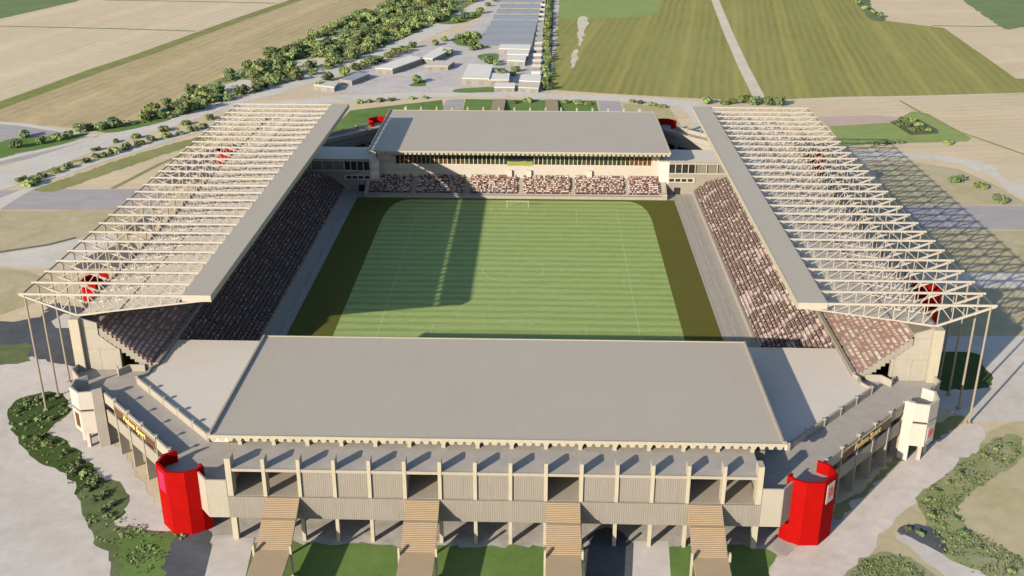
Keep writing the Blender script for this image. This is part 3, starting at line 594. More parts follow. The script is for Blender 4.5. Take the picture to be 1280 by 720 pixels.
# ---- the two end grandstands (near one in the foreground, far one behind the pitch)
def end_stand(sy, label, yf, yr):
    """all y below are those of the near stand (negative); sy=-1 mirrors it to the far end"""
    f = lambda p: (p[0],sy*p[1],p[2]); B = lambda: MB(f)
    st = thing('grandstand', label, 'grandstand', (0,sy*-105,0), 0, 'end grandstands under flat roofs')
    W = 52.94
    rf = None; b = B(); b.box(-W,W,yr,yf,16.95,17.35); rf = b.build('roof','roof_sheet',st)
    for s in (-1,1): b = B(); b.box(s*W-s*.02,s*(W-.42),yr,yf,17.352,17.78); b.build('roof_rim','concrete_light',rf)
    b = B(); b.box(-W-.06,W+.06,yr-.3,yr-.002,16.9,17.5); b.build('rear_fascia','concrete_cream',rf)
    b = B(); b.box(-W-.06,W+.06,yf+.002,yf+.3,16.9,17.5); b.build('front_fascia','concrete_cream',rf)
    b = B(); n = 67; w = 2*W/n
    for k in range(n):
        x = -W + k*w; b.profile_y([(x+.06,16.94),(x+w-.06,16.94),(x+w*.72,16.05),(x+w*.28,16.05)], yr+.1, yf-.1)
    b.build('folded_soffit','concrete_cream',rf)
    for x in PX:
        b = B(); b.box(x-.35,x+.35,yr+.3,yr+1.0,15.2,16.0); b.build('roof_bracket','concrete_cream',rf)
    # facade
    for k, x in enumerate(PX):
        w = .52 if k in (0,15) else .32
        b = B(); b.box(x-w,x+w,-134.12,-131.9,9.62,17.4); b.build('pier','concrete_cream',st)
        b = B(); b.box(x-w,x+w,-133.95,-132.9,0,5.1); b.build('column','concrete_cream',st)
    for k in range(15):
        if k not in OPEN:
            b = B(); b.box(PX[k]+.33,PX[k+1]-.33,-133.75,-133.4,9.66,14.72); b.build('wall_panel','ribbed',st)
    b = B(); b.box(-47.9,47.9,-134.14,-133.8,5.0,9.52); b.build('lower_wall','ribbed',st)
    for s in (-1,1):
        b = B(); b.box(s*47.92,s*51.6,-134.13,-133.8,5.0,12.9); b.polywall([(s*51.55,-133.97),(s*54.1,-130.9)],5.0,12.9,.33)
        b.build('end_parapet','concrete_light',st)
    b = B(); b.box(-47.6,47.6,-134.0,-86,14.72,15.22); b.box(-47.62,47.62,-134.03,-133.76,14.75,15.3,1); b.build('upper_deck',['terrace_pave','concrete_light'],st)
    b = B()
    for s in (-1,1): b.box(s*47.2,s*47.55,-132.2,-86,10.6,14.7)
    for k in (2,5,6,9,10,13):
        b.box(PX[k]-.2,PX[k]+.2,-132.6,-125,9.6,14.7)
    b.box(-47.2,47.2,-125.2,-124.9,9.6,14.7); b.build('gallery_wall','concrete',st)
    for s in (-1,1):
        b = B(); b.box(s*41.9,s*42.5,-128.6,-128,9.6,14.7); b.build('gallery_post','concrete_light',st)
    b = B(); b.box(-47.4,47.4,-133.8,-124.95,9.2,9.58); b.build('gallery_floor','concrete_light',st)
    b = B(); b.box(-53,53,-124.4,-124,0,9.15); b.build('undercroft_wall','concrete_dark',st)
    return st, B
near, B = end_stand(1, 'foreground end grandstand with a wide flat beige roof and a pillared facade', -83.7, -126)
b = B(); 
for i in range(10): b.box(-53,53,-69.5-1.4*i,-68.1-1.4*i,0,1+.6*i)
b.build('seating_tier','concrete',near)
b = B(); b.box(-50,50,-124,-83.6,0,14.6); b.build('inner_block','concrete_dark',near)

far, B = end_stand(-1, 'far end grandstand behind the goal with a flat roof and a long row of windows', -67.2, -126.8)
b = MB(); b.box(-55,52.6,67.45,67.9,0,1.25); b.box(-55,52.6,67.9,69.6,0,1.0); b.build('front_wall','concrete_light',far)
b = MB(); frow = []
for i in range(9):
    y0 = 69.6 + .855*i; z = 1.35 + .43*i; b.box(-53.5,50.9,y0,y0+.855,0,z); frow.append((y0,z))
b.build('seating_tier','concrete_light',far)
b = MB(); b.profile_x([(67.92,0),(77.3,0),(77.3,5.6),(69.6,2.2),(67.92,2.0)],50.95,52.6); b.build('tier_end_wall','concrete_cream',far)
b = MB(); b.profile_x([(67.92,0),(77.3,0),(77.3,5.6),(69.6,2.2),(67.92,2.0)],-55,-53.55); b.build('tier_end_wall','concrete_cream',far)
b = MB(); b.box(-50.6,50.6,77.32,77.7,0,9.75); b.box(-50.6,50.6,77.32,77.7,13.0,16.02); b.box(47.5,50.6,77.3,77.7,9.75,13); b.box(-50.6,-44.5,77.3,77.7,9.75,13)
b.build('front_facade','white_paint',far)
for x in (-3.4,3.6,25.4):
    b = MB(); b.box(x-.85,x+.85,76.3,77.3,5.4,7.9); b.build('door_porch','panel_white',far)
n = 59; w = 92.0/n
b = MB()
for k in range(n+1):
    x = -44.5 + w*k
    if -4.4 < x < 4.9: continue
    b.box(x-.12,x+.12,77.25,77.5,9.72,13.0)
b.box(-44.6,47.6,77.2,77.5,9.6,9.85); b.build('window_mullions','panel_white',far)
for k in range(n):
    x = -44.5 + w*k
    if -4.6 < x < 4.5: continue
    g = 'glass_red' if x < -30 and k % 3 else 'glass_brown' if (x > 39 or (x < -20 and k % 2)) else 'glass_green' if k % 3 else 'glass_dark'
    b = MB(); b.box(x+.1,x+w-.1,77.45,77.55,9.8,13.0); b.build('window_pane',g,far)
b = MB(); b.box(-4.3,4.9,77.1,77.4,9.5,12.95); b.build('picture_panel','picture',far)
b = MB(); b.box(-51.4,51.4,77.75,124.3,0,15.9); b.build('inner_block','concrete_dark',far)
for s in (-1,1):
    b = MB(); b.box(s*51.42,s*51.75,79,124,11,15.9); b.build('side_wall','concrete',far)
seats = []
for y0, z in frow:
    x = -53.0
    while x < 50.6:
        if min(abs(x-a) for a in (-37.5,-18.6,.45,19.2,38.2)) > .95:
            seats.append((x, y0+.45, z, math.pi/2, 1 if rng.random() < .6 else 2))
            if rng.random() < .80: PEOPLE.append((x, y0+.43, z, math.pi/2, int(rng.choice(5, p=[.14,.22,.32,.22,.10])), 'far', True))
        x += .56
place_seats(far, seats)

# people: the 300 that show largest are objects of their own, the rest one crowd
PEOPLE.sort(key=lambda s: (not s[6], (s[0]-7.96)**2 + (s[1]+297)**2 + (s[2]-120)**2))
CLO = ['dark','brown','pale pink','white','grey']
PLACE = {'right':'seated in the sunlit right-hand grandstand','left':'seated in the shaded left-hand grandstand','far':'seated in the far end grandstand'}
for x,y,z,a,c,key,vis in PEOPLE[:300]:
    o = bpy.data.objects.new('person', PMESH[c]); COL.objects.link(o); o.location = (x,y,z); o.rotation_euler.z = a + random.uniform(-.3,.3)
    tag(o, 'spectator in a %s top %s' % (CLO[c], PLACE[key]), 'person', 'spectators in %s tops %s' % (CLO[c], PLACE[key]))
for key, nm in (('right','crowd of dark and pink dressed spectators in the sunlit right-hand grandstand'),('left','crowd of spectators in the shaded left-hand grandstand, dressed dark to deepen the shade'),('far','crowd of pink and white dressed spectators behind the far goal')):
    rest = [(p[0],p[1],p[2],p[3]+random.uniform(-.3,.3),p[4]) for p in PEOPLE[300:] if p[5] == key]
    if not rest: continue
    o = many('crowd', PV, PF, rest, lambda c: [c if q == 0 else 4+q for q in PP], PMATS)
    tag(o, nm, 'crowd')

# ---- corner terraces
WT = [(82.8,-101.7),(84.4,-102.8),(87.1,-103.3),(89.7,-100.8),(90.1,-97.6),(88.1,-95.8)]
RT = [(53.9,-131.3),(55.9,-132.5),(59.1,-132.4),(61.9,-129.4),(61.5,-126.6),(59.6,-125.1)]
OP = [(61.4,-123.7),(65.5,-119.2),(69.9,-114.5),(74.3,-109.9),(78.8,-105.1),(82.9,-100.9)]
IP = [(75.9,-88.4),(76.6,-89.6),(76.4,-92.1),(77.9,-94.6),(55.9,-117.7)]
def corner(sx, sy, label):
    f = lambda p: (sx*p[0],sy*p[1],p[2]); B = lambda: MB(f)
    t = thing('corner_terrace', label, 'terrace', (sx*68,sy*-105,0), 0, 'raised corner terraces')
    b = B(); b.prism([(47.6,-118),(55.9,-118),(78.2,-94.6),(76.7,-92.1),(76.9,-89.4),(76.3,-88.0),(92.6,-88.0),(92.7,-92),(89.9,-97.6),(89.4,-100.7),(87,-103),(84.4,-102.5),(82.6,-101.2),(61.3,-124),(61.2,-129.3),(58.9,-132.1),(56,-132.2),(54.3,-130.9),(51.7,-133.7),(47.6,-133.7)], 10.5, 11.0)
    b.build('floor','terrace_pave',t)
    b = B()
    if sy < 0:
        b.box(50.2,75.4,-91,-74.95,0,12.02); b.build('corner_roof','deck_white',t)
        b = B(); b.wall((78.0,-94.7),(55.7,-118.1),0,10.45,.4); b.box(75.45,76.2,-93.5,-75,0,12.3); b.build('pit_wall','concrete_light',t)
        b = B(); b.prism([(50.2,-91.05),(76,-91.05),(77.6,-94.6),(55.8,-117.5),(50.2,-117.5)], 0, 2.5); b.build('pit_floor','concrete_dark',t)
        for u0, u1 in ((.08,.26),(.32,.52),(.58,.74),(.8,.94)):
            p, q = Vector((77.75,-94.5)), Vector((55.5,-117.9)); b = B(); b.wall(p.lerp(q,u0) + Vector((-.2,.2)), p.lerp(q,u1) + Vector((-.2,.2)), 5.2, 7.6, .12); b.build('window','dark_void',t)
        b = B()
    else: b.prism([(50.2,-74.95),(75.4,-74.95),(75.4,-88.3),(76.3,-89.6),(76.1,-92.1),(77.6,-94.6),(55.8,-117.5),(50.2,-117.5)], 0, 12.02)
    if sy > 0: b.build('corner_roof','deck_white',t)
    b = B(); b.polywall(IP, 11.0, 12.55, .42); b.build('inner_parapet','concrete_light',t)
    A, C = Vector(IP[3]), Vector(IP[4])
    for k in range(6):
        p = A.lerp(C, k/5); b = B(); b.box(p.x-.22,p.x+.22,p.y-.32,p.y+.12,11,12.75); b.box(p.x-.36,p.x+.36,p.y-.42,p.y+.3,12.75,12.95,1); b.build('parapet_post',['concrete','concrete_light'],t)
    b = B(); b.polywall([(78.3,-88.7),(81.6,-88.9),(83.1,-91.2),(84.2,-89.4)], 11, 12.6, .3); b.build('low_wall','concrete_light',t)
    b = B(); b.polywall([(92.9,-89.3),(93.1,-91.6),(90.3,-95.2)], 10.5, 12.7, .3); b.build('outer_parapet','concrete_light',t)
    for k in range(5):
        p, q = OP[k], OP[k+1]
        b = B(); b.wall(p,q,10.15,12.45,.4); b.build('outer_parapet','concrete_light',t)
        b = B(); b.wall(p,q,5.5,8.5,.32); b.build('bay_panel','concrete',t)
        if k == 0: b = B(); b.wall(p,q,.4,3.7,.3); b.build('bay_panel','concrete',t)
    d = Vector((OP[5][0]-OP[0][0], OP[5][1]-OP[0][1])).normalized(); nrm = Vector((d.y,-d.x))     # outward
    for k, p in enumerate(OP):
        P = Vector(p); b = B(); b.wall(P - nrm*1.5, P + nrm*.32, 0, 10.2, .42); b.wall(P - nrm*.3, P + nrm*.36, 10.2, 12.85, .34)
        c = P + nrm*.05; b.box(c.x-.34,c.x+.34,c.y-.34,c.y+.34,12.85,13.1,1); b.build('bay_post',['concrete','concrete_light'],t)
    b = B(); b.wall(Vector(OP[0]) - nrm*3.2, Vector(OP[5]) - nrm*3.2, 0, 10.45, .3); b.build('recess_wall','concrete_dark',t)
    if sy < 0:                                            # glazed corner block facing the far end of the pitch
        b = B(); b.box(53.6,75.3,-74.93,-74.6,0,7.7); b.box(53.6,75.3,-74.93,-74.6,11.4,12.0); b.build('block_wall','concrete',t)
        b = B(); b.box(53.4,75.4,-74.62,-74.2,7.7,8.05); b.box(53.4,75.4,-74.62,-74.2,11.35,11.65)
        for x in (53.5,55.8,58.1,60.4,62.8,66.8,70.6,74.6): b.box(x-.12,x+.12,-74.6,-74.25,8.05,11.35)
        b.build('gallery_frame','white_paint',t)
        for x in (53.6,55.9,58.2,60.5):
            b = B(); b.box(x,x+2.1,-74.92,-74.75,8.05,11.35); b.build('window_pane','glass_dark',t)
        b = B(); b.box(62.9,74.5,-74.92,-74.8,8.05,11.35); b.build('gallery_back','concrete_dark',t)
        b = B(); b.box(53.4,62.9,-74.6,-74.3,4.5,6.3)
        fr = b.build('strip_window','white_paint',t)
        for x in (53.8,56.0,58.2,60.4):
            b = B(); b.box(x,x+1.7,-74.3,-74.26,4.9,5.95); b.build('pane','glass_dark',fr)
        b = B(); b.box(55.7,57.9,-74.6,-74.4,0,2.6); b.build('door','dark_void',t)
    return t
corner(1,1,'front right corner terrace between red tower and white tower'); corner(-1,1,'front left corner terrace between red tower and white tower')
corner(-1,-1,'far left corner terrace with glazed gallery, in shade'); corner(1,-1,'far right corner terrace with glazed gallery, in sun')

# ---- towers
def red_tower(sx, sy, label):
    f = lambda p: (sx*p[0],sy*p[1],p[2]); t = thing('stair_tower', label, 'tower', (sx*58,sy*-129,0), 0, 'red corner stair towers')
    b = MB(f); b.polywall([(52.7,-130.1)] + RT[:5] + [(60.9,-125.8)], 0, 10.4, .5); b.polywall(RT, 10.38, 13.4, .5); b.build('drum_wall','red_paint',t)
    b = MB(f); b.polywall([(53.9,-131.3),(53.2,-130.4),(53.9,-129.6)], 10.9, 13.5, .45); b.build('drum_return','red_paint',t)
    return t
red_tower(1,1,'red stair tower at the front right corner, white emblem on its side'); red_tower(-1,1,'red stair tower at the front left corner, magenta panel on its side')
red_tower(-1,-1,'red stair tower peeping past the left end of the far roof'); red_tower(1,-1,'red stair tower peeping past the right end of the far roof')
for sx in (-1,1):
    for y in (-57,59):
        t = thing('stair_tower', 'red stair tower seen through the %s roof trusses, %s one' % ('left' if sx < 0 else 'right', 'nearer' if y < 0 else 'farther'), 'tower', (sx*100.4,y,0), 0, 'red stair towers behind the side grandstands')
        b = MB(); pts = [(sx*100.4+3.2*math.cos(a), y+3.6*math.sin(a)) for a in [R(22.5+45*k) for k in range(8)]]
        b.polywall(pts + [pts[0]], 0, 19.6, .45); b.build('drum_wall','red_paint',t)
        b = MB(); b.prism(pts, 0, 17.6); b.build('stair_core','red_paint',t)
def white_tower(sx, label):
    f = lambda p: (sx*p[0],p[1],p[2]); t = thing('stair_tower', label, 'tower', (sx*87,-100,0), 0, 'white corner stair towers')
    b = MB(f); b.polywall(WT, 9.35, 13.4, .42); b.build('upper_band','white_paint',t)
    b = MB(f); b.polywall(WT[1:5], 3.7, 8.85, .42); b.build('lower_band','white_paint',t)
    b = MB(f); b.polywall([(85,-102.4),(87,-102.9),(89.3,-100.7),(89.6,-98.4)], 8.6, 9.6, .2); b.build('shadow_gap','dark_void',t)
    b = MB(f); b.prism([(82.65,-101.85),(84.35,-102.98),(84.75,-102.3),(83.1,-101.1)], 0, 13.45); b.build('pier','white_paint',t)
    b = MB(f); b.box(86.5,87.2,-102.7,-102.0,0,3.8); b.build('leg','white_paint',t)
    b = MB(f); b.box(88.6,89.3,-99.9,-99.2,0,3.8); b.build('leg','white_paint',t)
    b = MB(f); b.prism([(84.5,-102.2),(87,-102.6),(89.2,-100.5),(89.5,-98),(86,-98)], 3.9, 4.2); b.build('floor','concrete',t)
white_tower(1,'white stair tower at the front right corner, round red emblem on it'); white_tower(-1,'white stair tower at the front left corner, brown panel on it')

# ---- signs and emblems
def on_face(p, q, off, mir=1):
    """frame on the outer face of a wall p->q: returns (origin mid, unit along, outward)"""
    d = Vector((q[0]-p[0], q[1]-p[1])).normalized(); n = Vector((d.y,-d.x)); m = (Vector(p)+Vector(q))/2 + n*off
    return m, d, n
def face_slab(sx, p, q, u0, u1, z0, z1, off, th):
    m, d, n = on_face(p,q,off); a = m + d*u0; c = m + d*u1; b = MB(lambda P: (sx*P[0],P[1],P[2]))
    b.prism([(a.x,a.y),(c.x,c.y),(c.x+n.x*th,c.y+n.y*th),(a.x+n.x*th,a.y+n.y*th)], z0, z1); return b
def lettering(txt, size, at, along, parent, mat, shear=.25):
    cu = bpy.data.curves.new('t','FONT'); cu.body = txt; cu.size = size; cu.extrude = .03; cu.offset = .035*size; cu.shear = shear; cu.align_x = 'CENTER'; cu.align_y = 'CENTER'; cu.space_character = 1.08
    o = bpy.data.objects.new('t',cu); COL.objects.link(o); dg = bpy.context.evaluated_depsgraph_get()
    me = bpy.data.meshes.new_from_object(o.evaluated_get(dg)); bpy.data.objects.remove(o); me.materials.clear(); me.materials.append(M[mat])
    x = Vector((along[0],along[1],0)).normalized(); z = Vector((x.y,-x.x,0)); y = Vector((0,0,1))
    mat4 = Matrix(((x.x,y.x,z.x),(x.y,y.y,z.y),(x.z,y.z,z.z))).to_4x4(); me.transform(mat4); me.transform(Matrix.Translation(Vector(at) - wloc(parent)))
    l = bpy.data.objects.new('lettering',me); COL.objects.link(l); l.parent = parent; return l
for sx, lab in ((1,'brown sign with gold lettering on the front right terrace parapet'),(-1,'brown sign with gold lettering on the front left terrace parapet')):
    p, q = OP[1], OP[4]; L = (Vector(q)-Vector(p)).length; m, d, n = on_face(p,q,.42)
    t = thing('sign_board', lab, 'sign', (sx*m.x,m.y,10.9), 0, 'brown terrace signs')
    face_slab(sx,p,q,-L/2+.1,L/2-.1,9.9,11.75,.22,.2).build('board','sign_brown',t)
    face_slab(sx,p,q,-L/2+.05,L/2-.05,11.75,11.87,.22,.24).build('frame','concrete_cream',t)
    al = (d.x,d.y) if sx > 0 else (d.x,-d.y)
    lettering('Padova Sport', 1.75, (sx*(m.x+n.x*.04), m.y+n.y*.04, 10.8), al, t, 'letter_gold')
def emblem(sx, p, q, w, z0, z1, off, lab, board, mark, cat):
    m, d, n = on_face(p,q,off); t = thing('emblem_panel', lab, cat, (sx*m.x,m.y,z0))
    face_slab(sx,p,q,-w/2,w/2,z0,z1,off,.08).build('board',board,t)
    if mark == 'shield':
        cz = (z0+z1)/2; b = MB()
        k = w/2.6
        segs = [(-.62,-.42,-.75,.55),(-.1,.1,-1.05,.95),(.42,.62,-.75,.55),(-.42,-.1,.25,.45),(.1,.42,.25,.45),(-.42,-.1,-.35,-.15),(.1,.42,-.35,-.15),(-.5,-.15,.65,.9),(.15,.5,.65,.9)]
        for a0,a1,c0,c1 in segs:
            s = face_slab(sx,p,q,a0*k*1.2,a1*k*1.2,cz+c0*k*1.2,cz+c1*k*1.2,off+.07,.05); b.add(s.v,s.f)
        b.build('emblem','emblem_red',t)
    elif mark == 'round':
        cz = (z0+z1)/2; r = w*.40; b = MB()
        for rr, wd in ((r,.16),(r*.62,.14)):
            for k in range(18):
                a0, a1 = 2*math.pi*k/18, 2*math.pi*(k+1)/18
                P = [m + d*(R_*math.cos(a)) for R_,a in ((rr,a0),(rr,a1),(rr-wd,a1),(rr-wd,a0))]; Z = [cz + R_*math.sin(a) for R_,a in ((rr,a0),(rr,a1),(rr-wd,a1),(rr-wd,a0))]
                b.add([(sx*(P_.x+n.x*o_),P_.y+n.y*o_,z_) for o_ in (.06,.12) for P_,z_ in zip(P,Z)], [(0,1,2,3),(4,5,6,7),(0,1,5,4),(1,2,6,5),(2,3,7,6),(3,0,4,7)])
        for a0,a1,c0,c1 in ((-.1,.1,-.5,.5),(-.45,.45,-.08,.1)):
            s = face_slab(sx,p,q,a0*r,a1*r,cz+c0*r,cz+c1*r,off+.07,.05); b.add(s.v,s.f)
        b.build('emblem','emblem_red',t)
emblem(1,RT[2],RT[3],2.5,8.5,12.5,.26,'white panel with a red emblem on the front right red tower','panel_white','shield','sign')
emblem(-1,RT[2],RT[3],2.6,8.4,12.6,.26,'plain magenta panel on the front left red tower','magenta_panel',None,'sign')
emblem(1,WT[2],WT[3],2.6,4.6,8.0,.23,'white panel with a round red emblem on the front right white tower','panel_white','round','sign')
emblem(-1,WT[2],WT[3],1.7,4.8,8.0,.23,'plain brown panel on the front left white tower','sign_brown',None,'sign')

# ---- stair ramps
def ramp(x0, x1, sy, label):
    f = lambda p: (p[0],sy*p[1],p[2]); B = lambda: MB(f); t = thing('stair_ramp', label, 'ramp', ((x0+x1)/2,sy*-140,0), 0, 'tan stair ramps')
    x0 += .12; x1 -= .12
    b = B(); y, z = -134.2, 9.5
    for k in range(11): b.box(x0,x1,y-.31,y,z-.6,z); y -= .31; z -= .17
    b.box(x0,x1,y-1.0,y,z-.6,z); y -= 1.0
    for k in range(16): z -= .17; b.box(x0,x1,y-.31,y,z-.6,z); y -= .31
    ye, ze = y, z; b.build('stair_flight','stair_tan',t)
    b = B(); b.profile_x([(ye,ze-.02),(-222,.25),(-222,-.2),(ye,ze-.5)], x0, x1); b.build('walkway','stair_tan',t)
    for x in (x0-.2,x1+.2):
        b = B(); b.box(x-.18,x+.18,ye-.75,ye-.2,0,ze+1.5); b.build('gate_post','concrete_cream',t)
        for yy in (-160,-178,-196):
            b = B(); zz = ze + (yy-ye)*(ze-.25)/(222+ye); b.box(x-.18 if x < x1 else x-.6,x+.6 if x < x1 else x+.18,yy-.4,yy+.4,-.1,zz-.4); b.build('support','concrete',t)
NM = ['leftmost','second from the left','second from the right','rightmost']
for k, (a, c) in enumerate(RAMPX): ramp(a, c, 1, 'tan stair ramp in the foreground, %s of the four' % NM[k])
for k in (1,2): ramp(*RAMPX[k], -1, 'brown ramp beyond the far roof, %s of two' % ('left' if k == 1 else 'right'))

# ---- pitch
def flat(name, pts, z, mat, kind='structure', parent=None):
    me = bpy.data.meshes.new(name); me.from_pydata([(p[0],p[1],z) for p in pts], [], [tuple(range(len(pts)))]); me.materials.append(M[mat])
    bm = bmesh.new(); bm.from_mesh(me); bmesh.ops.recalc_face_normals(bm, faces=bm.faces)
    for q in bm.faces:
        if q.normal.z < 0: q.normal_flip()
    bmesh.ops.triangulate(bm, faces=bm.faces); bm.to_mesh(me); bm.free()
    o = bpy.data.objects.new(name, me); COL.objects.link(o); tag(o, kind=kind); return o
flat('stadium_floor', [(-62.6,-78),(62.6,-78),(62.6,78),(-62.6,78)], .13, 'slab_pave')
flat('pitch_apron', [(-57.4,-66),(55.1,-66),(55.1,67.4),(-57.4,67.4)], .145, 'apron_olive')
cr = [(45.3,45),(45.1,50),(44.4,56),(43.1,60.8),(41.5,63.7),(39.5,65.3),(37,65.6)]
mp = [(x,y) for x,y in cr] + [(-x,y) for x,y in cr[::-1]] + [(-x,-y) for x,y in cr] + [(x,-y) for x,y in cr[::-1]]
flat('pitch', mp, .16, 'pitch_grass')
b = MB(); zl = .166; k = 1.09; wl = .11
def ln(x0,y0,x1,y1):
    if x0 == x1: b.box(x0-wl/2,x0+wl/2,min(y0,y1),max(y0,y1),zl,zl+.004)
    else: b.box(min(x0,x1),max(x0,x1),y0-wl/2,y0+wl/2,zl+.002,zl+.006)
for s in (-1,1):
    ln(s*34,-52.5*k,s*34,52.5*k); ln(-34,s*52.5*k,34,s*52.5*k)
    ln(-20.16,s*36*k,20.16,s*36*k); ln(-9.16,s*47*k,9.16,s*47*k)
    for q in (-1,1): ln(q*20.16,s*36*k,q*20.16,s*52.5*k); ln(q*9.16,s*47*k,q*9.16,s*52.5*k)
ln(-34,0,34,0)
def arc(cx, cy, r, a0, a1, n=40):
    for i in range(n):
        u, v = a0+(a1-a0)*i/n, a0+(a1-a0)*(i+1)/n
        b.add([(cx+(r+d)*math.cos(w_),cy+(r+d)*math.sin(w_),zl+.008) for w_, d in ((u,-wl/2),(v,-wl/2),(v,wl/2),(u,wl/2))], [(0,1,2,3)])
arc(0,0,9.15,0,2*math.pi,64); h = math.acos(5.5*k/9.15)
arc(0,41.5*k,9.15,-math.pi/2-h,-math.pi/2+h,24); arc(0,-41.5*k,9.15,math.pi/2-h,math.pi/2+h,24)
tag(b.build('pitch_markings','line_white'), kind='structure')
g = thing('goal', 'white football goal with net on the far goal line', 'goal', (0,52.5*k,.16))
yg = 52.5*k
b = MB(); b.tube((-3.72,yg,.16),(-3.72,yg,2.6),.065); b.tube((3.72,yg,.16),(3.72,yg,2.6),.065); b.tube((-3.8,yg,2.6),(3.8,yg,2.6),.065); b.build('frame','net_white',g)
b = MB()
for i in range(16):
    x = -3.72 + i*7.44/15; b.bar((x,yg,2.55),(x,yg+1.9,.2),.02); b.bar((x,yg+1.9,.16),(x,yg+1.9,.22),.02)
for i in range(5): b.bar((-3.72,yg+1.9*i/4,2.55-2.35*i/4),(3.72,yg+1.9*i/4,2.55-2.35*i/4),.02)
b.build('net','net_white',g)
for sx in (-1,1):
    for i in range(8):
        y = -66 + 17.6*i; b = MB(); b.box(sx*59.4-.07,sx*59.4+.07,y,y+11,.13,.19)
        tag(b.build('perimeter_rail','concrete_light' if sx > 0 else 'concrete_dark'), 'low rail on the concrete strip in front of the %s grandstand' % ('sunlit right' if sx > 0 else 'shaded left'), 'rail', 'low rails along the %s side of the pitch' % ('right' if sx > 0 else 'left'))  # left rails darker, shadow lines put into their concrete colour
# ------------------------------------------------------------------ ground
def smooth(pts, n=5):
    out = []; N = len(pts)
    for i in range(N):
        p0,p1,p2,p3 = (Vector(pts[(i+j-1)%N]) for j in range(4))
        for k in range(n):
            t = k/n; out.append(tuple(.5*((2*p1)+(p2-p0)*t+(2*p0-5*p1+4*p2-p3)*t*t+(3*p1-p0-3*p2+p3)*t**3)))
    return out
def rough_edge(pts, amp, step):
    out = []; N = len(pts)
    for i in range(N):
        a, b_ = Vector(pts[i]), Vector(pts[(i+1)%N]); L = (b_-a).length; n = max(1, min(40, int(L/step)))
        for k in range(n):
            p = a.lerp(b_, k/n); j = amp*min(1, L/step/2)
            out.append((p.x+random.uniform(-j,j), p.y+random.uniform(-j,j)))
    return out
flat('ground', [(-2500,-900),(2500,-900),(2500,4500),(-2500,4500)], 0, 'tan')
for i, (n, m, lev, sm, pts) in enumerate(POLYS):
    sm or (n in ('road','field','verge') and max(abs(p[1]) for p in pts) > 170)
    if sm: pts = rough_edge(smooth(pts), .8 if max(abs(p[1]) for p in pts) < 170 else 1.2, 1.3 if max(abs(p[1]) for p in pts) < 170 else 6)
    flat(n, pts, .012*lev + .00025*i, m)
for i, (n, m, lev, w, pts) in enumerate(RIBS):
    L, Rr = [], []
    P = [Vector(p) for p in pts]
    for k, p in enumerate(P):
        d = (P[min(k+1,len(P)-1)] - P[max(k-1,0)]).normalized(); q = Vector((-d.y,d.x))*w/2; L.append(tuple(p+q)); Rr.append(tuple(p-q))
    flat(n, L + Rr[::-1], .012*lev + .015 + .00025*i, m)

# ------------------------------------------------------------------ trees and shrubs
def crown_mesh(n, rx, rz, mat, seed, leaf=.55, lumps=7, base=.0):
    """leaf-sized faces spread through several uneven clumps"""
    g = random.Random(seed); vs, fs = [], []
    C = []
    for _ in range(lumps):
        a = g.uniform(0,6.283); r = rx*g.uniform(.15,.62); C.append((r*math.cos(a), r*math.sin(a), base + rz*g.uniform(.25,.95), g.uniform(.32,.58)*rx))
    for _ in range(n):
        cx, cy, cz, cr_ = g.choice(C)
        d = Vector((g.gauss(0,1),g.gauss(0,1),g.gauss(0,1))).normalized(); rr = cr_*g.uniform(.55,1.05)
        p = Vector((cx,cy,cz)) + Vector((d.x,d.y,d.z*.8))*rr
        if p.z < base*.6: continue
        nrm = (d + Vector((g.uniform(-.6,.6),g.uniform(-.6,.6),g.uniform(-.2,.8)))).normalized()
        s = nrm.orthogonal().normalized(); u = nrm.cross(s); k = leaf*g.uniform(.6,1.3); o = len(vs)
        th = g.uniform(0,6.28); s, u = s*math.cos(th)+u*math.sin(th), u*math.cos(th)-s*math.sin(th)
        vs += [tuple(p+s*k), tuple(p+u*k*.7), tuple(p-s*k), tuple(p-u*k*.7)]; fs.append((o,o+1,o+2,o+3))
    me = bpy.data.meshes.new('crown'); me.from_pydata(vs, [], fs); me.materials.append(M[mat]); return me
def trunk_mesh(h, r, spread, seed):
    g = random.Random(seed); b = MB(); b.tube((0,0,-.1),(0,0,h*.55),r,r*.7,7)
    for k in range(4):
        a = k*1.57+g.uniform(-.4,.4); b.tube((0,0,h*(.3+.05*k)),(spread*math.cos(a),spread*math.sin(a),h*g.uniform(.65,.85)),r*.5,r*.18,5)
    o = b.build('trunk','bark'); me = o.data; bpy.data.objects.remove(o); return me
def make_plant(kind, label, cat, crown, trunk, group, tname):
    t = thing(kind, label, cat, (0,0,-60), 0, group)
    for n, me in (('crown',crown),(tname,trunk)):
        o = bpy.data.objects.new(n, me); COL.objects.link(o); o.parent = t
    return t
TREEK = [(crown_mesh(380,3.4,2.5,m,s,.66,11,.5), trunk_mesh(2.9,.2,1.6,s)) for m, s in (('leaf_mid',1),('leaf_mid',2),('leaf_dark',3),('leaf_mid',4),('leaf_dark',5))]
BUSHK = [(crown_mesh(260,1.9,.8,m,s,.38,9,.1), trunk_mesh(1.0,.09,.7,s)) for m, s in (('leaf_dark',11),('leaf_mid',12),('leaf_dark',13),('leaf_mid',14))]
